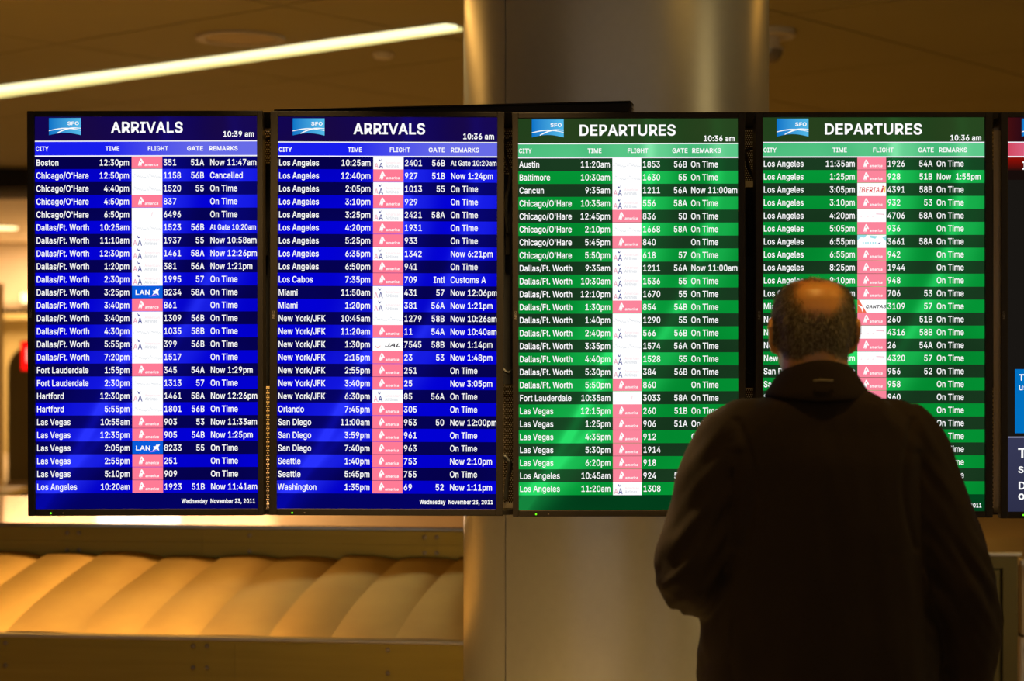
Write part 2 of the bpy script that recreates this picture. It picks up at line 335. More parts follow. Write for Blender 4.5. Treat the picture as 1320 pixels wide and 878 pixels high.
76,13,91,16,105,21,118,28,129,37,138,47,146,59,151,72,155,86,156,100,155,113,151,125,146,135,138,144,129,150,118,156,105,159,91,160,76,159,61,156,47,150,
35,144,24,135,15,125,7,113,1,100,-2,28,86,26,94,27,102,29,108,33,113,38,121,51,124,59,126,76,125,85,121,102,113,115,108,120,102,123,94,126,86,126,77,126,
70,123,64,120,58,115,50,102,48,94,46,76,48,59,50,51,58,38,63,33,70,29,77,27,112,175,2,30,19,-55,19,154,52,154,52,136,58,144,69,151,77,154,94,156,107,155,
119,152,130,146,140,139,148,129,155,118,159,106,162,92,163,77,162,61,160,47,155,35,148,24,140,14,131,7,120,1,107,-2,85,-3,70,2,59,9,53,17,53,-55,22,91,
27,99,27,105,29,117,38,125,51,127,58,129,77,129,86,125,103,117,115,106,124,99,126,91,126,76,124,65,116,57,103,53,87,52,77,53,67,57,50,65,37,76,29,113,175,
2,30,156,-55,122,-55,123,17,117,9,106,2,90,-3,68,-2,56,1,45,7,35,14,27,24,20,35,16,47,13,61,12,77,13,92,16,106,21,118,27,129,35,139,45,146,56,152,68,155,
81,156,99,154,106,151,117,144,124,136,123,154,156,154,22,84,27,99,29,110,37,118,50,121,58,123,77,122,87,118,103,111,116,99,124,84,126,76,126,70,124,58,
115,50,103,48,95,46,77,46,67,50,51,58,38,70,29,77,27,114,109,1,16,19,0,19,154,52,154,52,139,54,143,69,153,78,155,105,156,105,123,86,125,74,123,64,118,57,
111,55,106,53,95,53,0,115,151,1,58,76,-3,55,-1,46,2,30,10,19,23,11,44,43,50,47,40,50,35,55,31,60,28,75,26,92,29,98,32,102,36,104,39,105,47,101,53,93,58,
48,69,37,74,28,81,22,89,18,99,17,109,18,118,21,127,31,140,47,150,57,153,78,156,97,154,114,147,126,137,134,124,138,112,108,106,101,118,92,125,86,127,70,
127,64,125,54,118,51,115,51,111,53,103,55,101,65,96,109,85,120,80,128,73,135,65,138,56,140,45,136,28,131,20,117,7,98,-1,116,96,2,4,89,154,89,125,1,125,
1,154,15,24,189,58,189,58,37,61,31,62,29,71,28,87,30,93,1,70,-2,57,0,46,3,36,9,30,18,25,28,24,40,117,169,1,29,75,-2,55,1,38,10,26,25,22,35,19,57,19,154,
53,154,53,60,54,50,56,42,61,36,67,32,74,29,83,28,95,30,105,35,112,44,114,49,117,63,117,154,150,154,150,0,117,0,121,28,117,15,108,7,98,2,87,-1,118,161,1,
9,65,0,3,154,40,154,76,56,81,30,85,56,121,154,158,154,96,0,119,232,1,17,54,0,6,154,41,154,63,78,71,32,75,68,100,154,133,154,162,34,169,78,191,154,227,154,
178,0,147,0,116,120,110,82,86,0,120,157,1,14,5,1,59,79,8,153,45,154,79,100,87,117,113,154,149,153,98,78,152,1,115,0,87,42,79,57,42,0,121,161,1,20,16,-52,
24,-24,40,-26,49,-23,54,-18,56,-14,63,4,3,154,40,154,76,56,81,30,85,56,122,154,158,154,88,-20,81,-34,72,-44,66,-49,54,-54,35,-56,122,158,1,10,15,0,15,23,
96,124,17,124,17,154,140,154,140,130,61,30,143,30,143,0,]
GLYPH_BOLD = [
32,85,0,44,85,1,4,10,-44,25,41,70,41,45,-44,48,191,2,36,95,-3,79,-1,65,3,52,10,41,20,32,33,25,47,20,63,17,82,16,102,17,122,20,140,25,156,32,171,41,183,
52,193,65,200,80,205,95,206,111,205,126,200,139,193,150,183,159,171,166,156,171,140,174,122,175,102,174,82,171,63,166,47,159,33,150,20,139,10,126,3,111,
-1,30,95,33,103,34,110,36,115,40,121,46,125,53,129,63,132,74,134,102,132,129,129,141,125,150,121,158,115,163,110,167,103,170,95,170,88,170,81,167,75,163,
70,158,62,140,59,129,57,102,59,74,62,63,70,46,75,40,81,36,88,34,49,191,2,4,27,0,27,35,169,35,169,0,7,123,203,123,0,82,0,84,164,34,130,31,169,82,203,50,
191,1,39,22,0,22,28,111,117,122,131,125,145,123,155,118,162,115,165,106,169,94,170,82,169,74,164,67,157,65,153,63,134,22,134,24,154,27,165,32,175,39,184,
48,192,58,198,70,202,82,205,107,205,120,203,131,198,149,185,156,176,161,167,164,156,165,146,165,137,161,123,152,107,138,90,83,36,168,36,168,0,51,191,1,
49,92,-3,79,-2,55,4,44,9,34,16,26,24,20,34,16,44,13,64,55,64,59,48,65,41,74,36,86,34,99,34,112,37,116,39,124,46,126,50,128,61,126,72,121,80,111,87,104,
90,96,91,59,92,59,121,104,168,25,168,25,203,162,203,162,175,103,119,118,121,131,116,143,110,152,103,160,94,166,84,169,73,170,61,169,49,165,38,160,28,152,
19,143,11,132,5,120,1,106,-2,52,191,2,7,13,39,13,68,99,203,140,202,59,74,178,75,178,39,4,109,0,109,133,150,133,150,0,53,191,1,49,93,-3,68,1,47,10,31,25,
26,35,22,45,20,63,60,63,62,53,67,45,73,39,82,35,93,33,106,35,111,38,120,45,126,55,128,68,126,81,123,86,115,95,105,101,99,102,92,103,80,101,69,98,58,91,
23,95,36,203,159,203,159,168,72,168,65,128,73,135,89,138,107,138,125,133,142,124,155,112,164,96,169,78,168,55,165,43,159,32,152,22,143,13,132,7,120,1,107,
-2,54,191,2,33,95,-3,82,-2,69,1,58,6,47,13,39,22,32,31,26,43,23,55,23,78,29,99,43,123,101,203,144,201,94,131,99,131,112,130,124,128,135,123,145,117,153,
109,160,100,165,89,167,78,168,66,167,53,164,41,159,31,152,21,143,13,133,6,121,1,109,-2,20,95,33,107,35,116,40,124,49,126,53,128,66,126,78,120,87,112,94,
107,96,95,98,83,96,79,94,70,88,65,78,63,66,65,53,67,49,74,40,84,35,55,191,1,7,32,1,123,168,22,168,22,203,169,203,169,172,76,0,56,191,3,49,95,-3,68,1,56,
5,45,11,35,18,28,26,22,36,19,46,18,58,20,75,28,90,40,102,48,107,55,106,43,109,35,117,30,127,26,137,25,148,26,159,29,169,34,178,41,187,59,199,71,203,95,
206,120,203,131,199,149,187,156,178,161,169,164,159,166,148,164,137,161,127,155,117,147,109,144,107,151,102,162,90,170,75,173,58,172,46,169,36,163,26,155,
18,146,11,135,5,122,1,20,95,33,110,35,120,39,128,46,129,49,131,59,129,69,124,77,114,83,109,85,95,87,82,85,76,83,67,77,61,69,59,59,61,49,63,46,70,39,81,
35,20,95,122,107,124,110,125,118,131,123,138,124,147,123,156,118,162,111,168,107,169,95,170,84,169,80,168,72,162,68,156,66,147,68,138,72,130,75,128,84,
124,57,191,2,33,95,206,109,205,121,202,133,197,143,190,152,182,159,172,164,161,167,149,168,126,161,105,148,80,89,0,46,2,97,72,92,72,79,73,67,76,56,80,46,
87,38,94,31,104,26,114,23,125,22,138,23,150,26,162,32,173,39,182,48,191,58,197,69,202,82,205,20,95,171,84,169,74,163,67,155,65,150,63,138,65,126,70,116,
79,109,83,107,95,105,107,107,117,112,124,121,126,125,128,137,126,150,124,155,116,163,107,169,58,85,2,16,43,-2,30,1,24,5,20,11,16,23,20,34,24,40,30,44,42,
47,50,46,61,40,66,34,69,23,66,11,62,5,56,1,16,43,100,30,103,24,108,17,118,16,125,20,137,24,142,30,146,43,149,56,146,62,142,66,136,69,125,66,113,62,107,
56,103,65,201,2,9,0,0,80,203,121,203,201,0,157,0,112,117,100,169,89,117,44,0,4,41,53,41,89,161,89,161,53,66,192,3,26,21,0,21,204,115,203,129,200,140,196,
150,190,158,183,164,175,171,157,172,146,170,130,163,117,152,107,150,107,161,100,173,87,177,78,180,58,179,47,172,29,165,20,156,13,146,7,134,3,119,1,104,
0,13,63,36,102,36,116,37,125,39,132,43,136,47,138,52,138,63,135,72,128,79,124,81,111,85,63,86,12,63,121,106,121,111,122,121,126,127,133,131,140,130,152,
128,157,124,161,119,164,111,167,63,167,67,214,1,63,112,-3,93,-1,76,3,61,10,47,20,35,32,25,47,18,63,14,82,13,102,14,122,18,140,25,156,35,171,47,183,61,193,
76,200,93,205,112,206,123,205,143,202,153,198,171,188,185,175,191,166,196,157,205,129,163,129,154,150,143,160,129,167,112,169,101,168,91,166,83,161,75,
156,68,148,62,139,58,128,55,116,54,102,55,87,58,75,62,64,68,55,75,48,83,42,92,38,101,35,118,35,128,37,143,43,151,50,156,58,162,74,204,74,199,55,191,37,
179,22,171,16,153,6,143,2,123,-2,68,210,2,41,93,0,35,0,35,36,105,37,118,40,128,44,137,50,144,57,149,66,153,76,156,88,156,102,156,116,153,128,149,138,144,
147,137,154,129,160,119,164,107,167,93,167,34,167,34,203,95,203,115,202,133,198,150,191,164,182,176,170,185,156,192,140,196,122,197,102,196,82,192,64,185,
48,176,34,164,22,149,12,132,5,113,1,4,63,203,63,0,21,0,21,203,69,177,1,12,21,0,21,203,162,203,162,167,63,167,63,121,155,121,155,85,63,85,63,36,163,36,163,
0,70,174,1,10,21,0,21,203,160,203,160,167,63,167,63,118,151,118,151,82,63,82,63,0,71,218,1,69,112,-3,94,-1,76,3,60,10,46,20,35,32,25,47,18,64,14,82,13,
102,14,122,18,140,25,156,35,171,46,183,60,193,76,200,93,205,111,206,133,204,144,201,162,193,171,187,185,174,191,166,196,157,205,129,163,129,153,149,146,
157,138,163,128,167,117,169,100,168,91,166,82,161,75,156,68,148,62,139,58,128,55,116,54,102,55,87,58,75,62,64,68,55,75,48,83,42,92,38,102,35,112,35,131,
37,139,40,146,45,151,50,156,57,160,64,161,74,110,74,110,110,204,110,203,66,199,51,192,37,183,26,172,16,159,8,145,2,129,-1,72,216,1,12,21,0,21,203,63,203,
63,122,154,122,154,203,196,203,196,0,154,0,154,86,63,86,63,0,73,130,1,12,9,0,9,36,44,36,44,167,9,167,9,203,121,203,121,167,86,167,86,36,121,36,121,0,75,
196,3,7,43,53,39,90,69,125,147,203,193,200,100,102,99,102,4,21,0,21,203,63,203,63,0,4,150,0,70,104,96,134,195,2,76,167,1,6,21,0,21,203,63,203,63,36,157,
36,157,0,77,261,1,17,21,0,21,203,71,203,124,76,131,58,134,69,190,203,240,203,240,0,198,0,207,166,196,116,147,0,114,0,64,116,54,165,62,0,78,219,1,14,21,
0,21,203,64,203,151,76,164,42,156,75,156,203,198,203,198,0,155,0,79,111,55,161,63,119,63,0,79,223,2,36,112,-3,93,-1,76,3,61,10,47,20,35,32,26,47,18,63,
14,82,13,102,14,122,18,140,26,157,35,171,47,183,61,193,76,200,93,205,112,206,130,205,147,200,162,193,176,183,188,171,198,156,205,140,209,122,210,102,209,
82,205,63,198,47,188,32,176,20,162,10,147,3,130,-1,36,112,34,122,35,131,38,140,42,148,48,155,55,161,64,165,75,168,87,169,102,168,116,165,129,161,139,155,
149,148,156,140,162,131,166,122,168,112,169,101,168,92,166,83,162,75,156,68,148,62,139,58,128,55,116,54,102,55,87,58,75,62,64,68,55,75,48,83,42,92,38,101,
35,80,187,1,32,21,0,21,204,115,203,129,200,142,195,152,188,161,180,168,170,173,160,175,148,175,125,173,113,168,102,161,93,152,84,142,78,129,73,115,70,41,
69,41,105,107,105,114,107,124,112,131,120,134,130,134,142,131,153,124,160,114,166,97,168,63,168,63,0,82,189,2,32,21,0,21,204,115,203,129,200,142,195,152,
189,161,181,168,172,173,161,176,150,176,126,173,115,168,104,161,95,152,87,142,81,129,77,115,74,35,73,35,109,107,110,114,111,125,116,131,122,134,132,134,
144,131,154,125,161,114,166,97,168,63,168,63,0,4,141,0,86,99,131,100,187,1,83,188,1,73,94,-3,66,0,53,4,41,10,32,17,24,25,18,35,14,46,11,65,53,65,58,49,
64,41,74,36,87,33,102,34,116,37,126,42,133,50,134,54,134,63,134,66,128,71,114,79,60,94,45,101,34,109,25,120,19,132,18,145,19,157,22,168,28,178,36,186,46,
193,69,203,96,206,123,203,145,193,155,186,162,178,168,169,172,159,174,140,133,140,130,153,126,159,121,163,114,167,105,169,87,170,75,166,70,164,63,158,59,
150,59,147,61,139,67,133,76,129,126,114,140,109,153,102,160,96,170,84,173,76,176,59,175,47,172,37,166,27,158,18,149,11,138,5,125,0,110,-2,84,189,1,8,10,
167,10,203,180,203,180,167,115,167,115,0,74,0,74,167,85,216,1,34,108,-3,92,-2,77,1,63,7,50,14,40,23,32,33,26,45,22,58,21,71,21,203,63,203,63,74,65,59,72,
48,84,39,90,36,109,34,117,35,133,39,144,48,151,59,154,74,154,203,196,203,196,71,194,58,191,45,185,33,176,23,166,14,154,7,140,1,125,-2,86,201,1,9,81,0,0,
203,44,203,92,79,101,34,110,79,157,203,201,203,122,0,87,284,1,19,61,0,1,203,44,203,80,76,82,35,85,76,121,203,163,203,201,69,202,36,206,82,240,203,283,203,
223,0,181,0,144,125,142,164,142,134,103,0,89,198,1,11,78,0,78,83,0,202,46,203,93,132,100,116,106,132,153,203,198,202,120,83,120,0,97,165,2,41,69,-3,49,
-1,39,3,30,7,17,20,10,37,9,48,12,64,20,76,26,82,39,89,60,94,102,99,107,101,107,102,106,111,102,116,97,120,94,121,83,123,72,121,64,118,58,114,48,100,9,111,
24,135,31,142,47,151,73,157,89,157,102,155,117,151,130,143,141,130,145,121,147,101,147,0,107,0,108,8,101,4,86,-1,16,73,32,87,34,92,36,101,42,103,45,106,
54,107,67,103,66,66,60,58,58,53,54,50,49,50,46,50,44,52,39,60,34,98,179,2,29,97,-3,86,-2,70,2,58,10,58,10,58,0,18,0,18,203,58,203,58,145,70,152,86,157,
110,156,123,153,134,147,145,140,153,130,160,119,165,106,168,92,169,77,168,62,165,48,160,36,153,24,145,15,135,7,123,1,110,-2,22,93,32,100,33,106,35,116,
42,124,54,126,60,128,78,128,86,124,101,117,113,106,120,100,122,93,122,79,120,69,113,62,102,58,87,58,78,58,69,62,53,70,42,80,35,100,179,2,29,83,-3,69,-2,
57,1,45,7,35,15,26,24,19,36,14,48,11,62,10,77,11,92,14,106,19,119,26,130,35,140,45,147,57,153,70,156,93,157,109,152,121,145,121,203,162,203,162,0,122,0,
122,10,121,10,110,2,101,-1,22,86,32,100,35,110,42,117,53,119,60,121,78,121,87,117,102,110,113,100,120,86,122,79,122,73,120,63,113,56,101,53,95,51,77,52,
69,56,53,63,42,74,35,79,33,101,171,1,55,90,-3,74,-2,60,1,47,7,36,15,27,24,20,36,15,48,11,62,10,77,11,92,15,105,20,118,27,129,36,139,46,147,59,153,72,156,
87,157,105,156,123,150,138,139,145,132,155,115,159,104,161,80,161,63,27,63,27,97,119,96,119,98,113,109,105,118,100,120,87,122,73,120,68,118,59,109,56,104,
52,92,52,64,56,50,64,40,76,34,82,33,95,32,103,34,110,37,116,42,123,55,162,46,151,24,144,17,130,6,111,-1,109,254,1,48,18,0,18,155,58,155,55,143,57,146,70,
154,85,158,105,157,116,153,125,147,133,138,133,137,140,145,154,153,171,158,189,157,199,155,215,147,223,140,232,124,235,113,236,0,195,0,195,101,194,109,
192,114,189,117,178,122,172,122,162,121,159,120,152,115,148,108,147,99,147,0,107,0,106,110,104,114,101,117,96,120,91,122,85,122,76,121,68,117,62,111,60,
107,58,95,58,0,110,173,1,28,58,91,58,0,18,0,18,155,57,155,55,142,61,148,72,153,84,156,107,157,126,151,136,145,148,130,152,120,155,109,156,0,115,0,115,94,
114,103,112,110,108,115,103,119,97,121,83,122,73,118,65,112,62,109,60,104,111,176,2,36,88,-3,73,-2,60,1,47,7,36,15,27,24,20,36,15,48,11,62,10,77,11,92,
15,106,20,119,27,130,36,139,47,147,60,153,73,156,88,157,102,156,116,153,128,147,139,139,148,130,156,119,161,106,164,92,165,77,164,62,161,48,156,36,148,
24,139,15,128,7,116,1,102,-2,28,88,32,96,33,102,35,108,38,113,42,120,54,122,61,124,77,124,85,120,100,113,112,108,117,102,120,96,122,88,122,80,122,73,120,
68,117,63,112,56,100,53,93,51,77,53,61,56,54,63,42,68,38,73,35,80,33,114,113,1,15,18,0,18,155,57,155,58,146,70,154,80,157,110,157,110,119,88,121,77,119,
68,115,62,108,60,105,58,95,58,0,115,156,1,58,78,-3,57,-1,46,2,30,10,18,24,8,48,48,56,52,43,55,39,59,36,64,34,77,32,93,34,98,37,102,40,103,42,103,48,101,
52,93,56,49,67,37,72,28,79,21,88,17,98,15,109,16,118,20,127,31,142,47,151,58,155,80,157,100,155,118,149,131,138,139,125,145,109,108,102,100,115,92,121,
88,123,72,123,67,121,58,116,57,113,56,111,58,105,59,104,69,99,112,88,124,83,133,76,140,68,144,58,145,47,142,29,136,20,122,8,101,0,116,101,2,4,94,155,94,
121,-1,121,-1,155,15,23,190,63,190,64,40,66,35,66,35,73,33,92,35,100,2,72,-2,58,0,46,3,36,10,29,19,24,30,23,41,118,165,1,9,64,0,0,155,44,155,82,59,83,35,
84,59,121,155,165,155,101,0,119,236,1,17,54,0,3,155,46,155,69,80,73,37,74,69,99,155,138,155,164,38,168,79,191,155,233,155,183,0,146,0,118,116,116,82,90,
0,121,165,1,20,14,-50,23,-16,42,-18,49,-16,53,-12,55,-9,61,7,0,155,44,155,82,59,83,35,84,59,121,155,165,155,94,-17,86,-31,76,-42,70,-47,57,-52,37,-54,]
def decode(s):
    """flat number list: character code, advance, number of outlines, then each outline's point count and points (1/400 em)"""
    d = {}; i = 0
    def rd():
        nonlocal i
        i += 1; return s[i - 1]
    while i < len(s):
        ch = chr(rd()); adv = rd(); L = []
        for _ in range(rd()):
            n = rd(); L.append([(rd() / 400, rd() / 400) for _ in range(n)])
        def area2(l): return abs(sum(l[k - 1][0] * l[k][1] - l[k][0] * l[k - 1][1] for k in range(len(l))))
        def inside(p, l):
            r = False
            for k in range(len(l)):
                a, b = l[k - 1], l[k]
                if (a[1] > p[1]) != (b[1] > p[1]) and p[0] < (b[0] - a[0]) * (p[1] - a[1]) / (b[1] - a[1]) + a[0]: r = not r
            return r
        def signed(l): return sum(l[k - 1][0] * l[k][1] - l[k][0] * l[k - 1][1] for k in range(len(l)))
        L.sort(key=area2, reverse=True)
        used = set(); vs = []; tr = []
        for k, l in enumerate(L):
            if k in used: continue
            hs = {q for q in range(k + 1, len(L)) if inside(L[q][0], l) and signed(L[q]) * signed(l) < 0}
            used |= hs; grp = [l] + [L[q] for q in sorted(hs)]
            o = len(vs); vs += [p for g in grp for p in g]
            tr += [tuple(o + q for q in t) for t in tessellate_polygon([[Vector((x, y, 0)) for x, y in g] for g in grp])]
        out = []
        for t in tr:
            a, b, c = (vs[k] for k in t)
            if (b[0] - a[0]) * (c[1] - a[1]) - (b[1] - a[1]) * (c[0] - a[0]) < 0: t = (t[0], t[2], t[1])
            out.append(tuple(t))
        d[ch] = (adv / 400, vs, out)
    return d
REG, BOLD = decode(GLYPH_REG), decode(GLYPH_BOLD)
CAPH = .5087

class Flat:
    """flat printed or lit shapes on the plane facing -y; units are photo pixels, converted by the caller's frame"""
    def __init__(self, cx, by):
        self.cx, self.by = cx, by; self.v = []; self.f = []; self.m = []; self.mats = []
    def mi(self, m):
        if m not in self.mats: self.mats.append(m)
        return self.mats.index(m)
    def pt(self, x, y, d): return ((x - self.cx) * S, -.0004 * d, (self.by - y) * S)
    def poly(self, pts, m, d=1):
        b = len(self.v); self.v += [self.pt(x, y, d) for x, y in pts]
        for t in tessellate_polygon([[Vector((x, y, 0)) for x, y in pts]]):
            t = tuple(b + k for k in t); self.f.append(t); self.m.append(self.mi(m))
    def rect(self, x0, y0, x1, y1, m, d=1):
        b = len(self.v); self.v += [self.pt(*p, d) for p in ((x0, y1), (x1, y1), (x1, y0), (x0, y0))]
        self.f.append((b, b + 1, b + 2, b + 3)); self.m.append(self.mi(m))
    def text(self, s, x, y, cap, m, xs=1.0, width=None, align='l', bold=False, slant=0, d=3, rot=False):
        """x: left or right edge, y: middle of the capitals, cap: capital height, all in photo pixels"""
        G = BOLD if bold else REG
        k = cap / CAPH
        nat = sum((G.get(c) or REG[c])[0] for c in s)
        if width: xs = width / (nat * k)
        tot = nat * k * xs
        px = x if align == 'l' else x - tot
        for c in s:
            adv, vs, tr = G.get(c) or REG[c]
            b = len(self.v)
            for gx, gy in vs:
                X = px + (gx + slant * gy) * k * xs; Y = y + cap / 2 - gy * k
                if rot: X, Y = x + (Y - y), y - (X - x)
                self.v.append(self.pt(X, Y, d))
            for t in tr: self.f.append(tuple(b + q for q in t)); self.m.append(self.mi(m))
            px += adv * k * xs
    def build(self, name, parent):
        me = bpy.data.meshes.new(name); me.from_pydata(self.v, [], self.f)
        for p, i in zip(me.polygons, self.m): p.material_index = i
        return link(name, me, self.mats, parent)

# ================================================================ materials
M_ceil = mat('ceiling_paint', (.385, .36, .185), .75, nscale=1.5, namt=.06, bump=.05, bscale=60)
M_gap = mat('joint_dark', (.05, .04, .025), .9)
M_floor = mat('terrazzo', (.50, .43, .30), .28, nscale=90, namt=.2)
M_wall = mat('far_wall_paint', (.88, .78, .60), .6, nscale=2, namt=.06)
M_wall2 = mat('olive_paint', (.20, .17, .06), .6, nscale=2, namt=.15)
M_yellow = mat('yellow_wall', (.62, .52, .22), .6, nscale=3, namt=.1)
M_black = mat('black_paint', (.006, .005, .005), .6)
M_bezel = mat('bezel_plastic', (.011, .008, .005), .5, spec=.2, bump=.03, bscale=500)
M_steel = mat('brushed_steel', (.62, .58, .50), .38, 1.0, nscale=6, namt=.10, stretch=(1, 1, 40), bump=.04, bscale=60)
M_deck = mat('polished_steel_deck', (.78, .66, .48), .11, 1.0, nscale=5, namt=.05)
M_plate = mat('worn_steel_plate', (.97, .66, .34), .31, 1.0, nscale=4.5, namt=.24, bump=.15, bscale=25)
M_skirt = mat('dull_steel_skirt', (.46, .34, .06), .42, .8, nscale=3, namt=.14, stretch=(.6, 1, 12))
M_bolt = mat('bolt_steel', (.40, .34, .26), .35, 1.0)
M_clad = mat('satin_column_cladding', (.49, .50, .49), .30, .38, nscale=40, namt=.05)
M_rack = mat('frame_black_steel', (.008, .006, .004), .6, 0, spec=.2)
M_perf = mat('perforated_black_steel', (.020, .014, .008), .6, 0, spec=.2)
M_tray = mat('black_tray', (.012, .009, .006), .55, 0, spec=.2)
M_cable = mat('cable_rubber', (.008, .008, .008), .6)
M_white = mat('offwhite_plastic', (.75, .70, .56), .45)
M_dome = mat('smoked_dome', (.25, .22, .18), .08, 0, coat=1.0)
M_tube = glow('strip_diffuser', (255, 246, 190), 1.7, 'AUTO')
M_tube2 = glow('strip_reflector', (255, 238, 150), 1.15, 'AUTO')
M_lamp = glow('downlight_glow', (255, 226, 160), 3.0, 'AUTO')
M_lamp2 = glow('added_lamp_glow', (255, 214, 140), .6, 'AUTO')  # lamp discs of the added downlights
M_trimtan = mat('tan_trim', (.5, .42, .30), .5)

# ================================================================ the setting
CZ = 3.20
bm = newbox(-14, 14, -9, 27, -.1, 0)
struct(obj('floor', bm, M_floor))
# ceiling: backing with square panels set on the diagonal
ce = struct(obj('ceiling', newbox(-14, 14, -9, 17.0, CZ + .03, CZ + .12), M_gap))
dn = Vector((.638, .770, 0)).normalized(); dt = Vector((dn.y, -dn.x, 0))
TS = 1.75
STRIP = [P(-620, 0, 1)]
def ceil_pt(px, py, z=CZ):
    D = (z - CAM) * F / (439 - py); return Vector(((px - 660) * D / F, D, z))
pm = None
def clip_poly(pts, nx, ny, c, keep_less):
    out = []
    for i in range(len(pts)):
        a, b = pts[i], pts[(i + 1) % len(pts)]
        da, db = a[0] * nx + a[1] * ny - c, b[0] * nx + b[1] * ny - c
        if not keep_less: da, db = -da, -db
        if da <= 0: out.append(a)
        if (da < 0) != (db < 0) and abs(da - db) > 1e-9:
            t = da / (da - db); out.append((a[0] + (b[0] - a[0]) * t, a[1] + (b[1] - a[1]) * t))
    return out
def slab(pts, z0, z1, name, m, parent):
    bm = bmesh.new()
    n = len(pts)
    a = [bm.verts.new((x, y, z0)) for x, y in pts]; b = [bm.verts.new((x, y, z1)) for x, y in pts]
    bm.faces.new(a); bm.faces.new(list(reversed(b)))
    for i in range(n): bm.faces.new((a[i], b[i], b[(i + 1) % n], a[(i + 1) % n]))
    bmesh.ops.recalc_face_normals(bm, faces=bm.faces)
    return obj(name, bm, m, parent)
NS0, NS1 = 6.84, 7.10          # the light slot lies between these two lines parallel to the panel rows
for i in range(-12, 8):
    for j in range(-9, 10):
        n0 = 6.01 + TS * i + .008; n1 = n0 + TS - .016
        t0 = -8.16 + TS * j + .008; t1 = t0 + TS - .016
        quads = [(n0, n1)]
        if n0 < NS0 < n1 and t0 < -6.0:      # the row holding the slot is cut around it
            quads = [(n0, NS0), (NS1, n1)]
            if t1 > -6.1: quads.append((NS0, NS1))          # closes the row past the slot's end
        for a, b in quads:
            tt0, tt1 = (-6.12 if (a, b) == (NS0, NS1) else t0), t1
            q = [dn * a + dt * tt0, dn * b + dt * tt0, dn * b + dt * tt1, dn * a + dt * tt1]
            c = sum(q, Vector()) / 4
            if c.y < -8 or c.x < -12 or c.x > 12 or c.y > 18.2: continue
            pts = clip_poly([(p.x, p.y) for p in q], 0, 1, 16.88, True)
            if len(pts) < 3: continue
            slab(pts, CZ, CZ + .03, 'ceiling_panel', M_ceil, ce)
# the light slot: a tapering pair of bright bands
st = thing('strip_light', 'long double band of warm white strip light recessed in the ceiling above the arrivals displays', 'light', (-2.2, 11.0, CZ))
def band(pix, z, m, name):
    bm = bmesh.new()
    lo = [ceil_pt(x, y, z) - st.location for x, y in pix]
    a = [bm.verts.new(p) for p in lo]; b = [bm.verts.new(p + Vector((0, 0, .02))) for p in lo]
    n = len(a); bm.faces.new(a); bm.faces.new(b)
    for i in range(n): bm.faces.new((a[i], b[i], b[(i + 1) % n], a[(i + 1) % n]))
    bmesh.ops.recalc_face_normals(bm, faces=bm.faces)
    return obj(name, bm, m, st)
ex = -260
band([(ex, 113.2 + .1343 * 260), (574, 35.6), (590, 37.6), (ex, 119.6 + .139 * 260)], CZ - .012, M_tube, 'diffuser')
band([(ex, 122.0 + .139 * 260), (586, 39.4), (596, 40.4), (ex, 126.2 + .1437 * 260)], CZ - .012, M_tube2, 'reflector')
band([(ex - 10, 111.5 + .1343 * 270), (576, 34.6), (602, 40.2), (ex - 10, 127.6 + .1437 * 270)], CZ - .004, M_trimtan, 'slot_frame')

# bulkhead, lower ceiling and far wall
struct(obj('trim_1', newbox(-14, 14, 16.9, 17.05, 3.012, CZ + .12), M_black))
struct(obj('trim_2', newbox(-14, 14, 17.05, 17.9, 2.99, 3.012 + .1), M_gap))
struct(obj('ceiling_lower', newbox(-14, 14, 17.9, 27, 3.0, 3.1), M_wall))
wb = struct(obj('wall_back', newbox(-14, 14, 26.0, 26.2, 2.14, 3.0), M_wall))
struct(obj('wall_back_lower', newbox(-14, 14, 26.02, 26.2, 0, 1.9), M_yellow))
struct(obj('trim_3', newbox(-14, 14, 25.8, 26.15, 2.05, 2.14), M_trimtan))
struct(obj('trim_4', newbox(-14, 14, 25.7, 26.15, 1.90, 1.98), M_yellow))
struct(obj('trim_5', newbox(-14, 14, 25.95, 26.15, 1.98, 2.05), M_gap))
# the hall behind the photographer: wall with glowing windows added to cool the column
wf = struct(obj('wall_front', newbox(-14, 14, -9.2, -9.0, 0, CZ), mat('rear_wall_paint', (.35, .33, .28), .7, nscale=2, namt=.05)))
M_pane = glow('added_pane_glow', (176, 196, 225), .85, 'AUTO')  # glowing panes added as a cool light source behind the camera
for k, x in enumerate((-8.4, -5.6, -2.8, 0, 2.8, 5.6, 8.4)):
    fr = bmesh.new()
    box(fr, x - 1.2, x + 1.2, -9.0, -8.93, .75, .83); box(fr, x - 1.2, x + 1.2, -9.0, -8.93, 2.72, 2.80)
    box(fr, x - 1.2, x - 1.12, -9.0, -8.93, .83, 2.72); box(fr, x + 1.12, x + 1.2, -9.0, -8.93, .83, 2.72); box(fr, x - .03, x + .03, -9.0, -8.93, .83, 2.72)
    wi = struct(obj('added_window_%d' % (k + 1), fr, M_gap))
    obj('pane', newbox(x - 1.12, x + 1.12, -8.995, -8.975, .83, 2.72), M_pane, wi)

wr = struct(obj('wall_right', newbox(11.0, 11.2, -9, 17, 0, CZ), mat('right_wall_paint', (.40, .34, .24), .7, nscale=2, namt=.05)))
o = thing('added_glow_panel', 'tall glowing panel added out of view to the right, mirrored as the streak on the column', 'added panel', (3.6, 3.86, 0), (0, 0, R(-23)))  # unseen emitter added to put the bright streak on the column
obj('base', newbox(-.1, .45, -.5, .5, 0, .12, bevel=.01), M_trimtan, o); obj('case', newbox(0, .35, -.46, .46, .12, 3.14), M_trimtan, o); obj('lit_face', newbox(-.02, 0, -.42, .42, .5, 3.10), glow('streak_panel_glow', (255, 222, 150), 2.1, 'AUTO'), o)

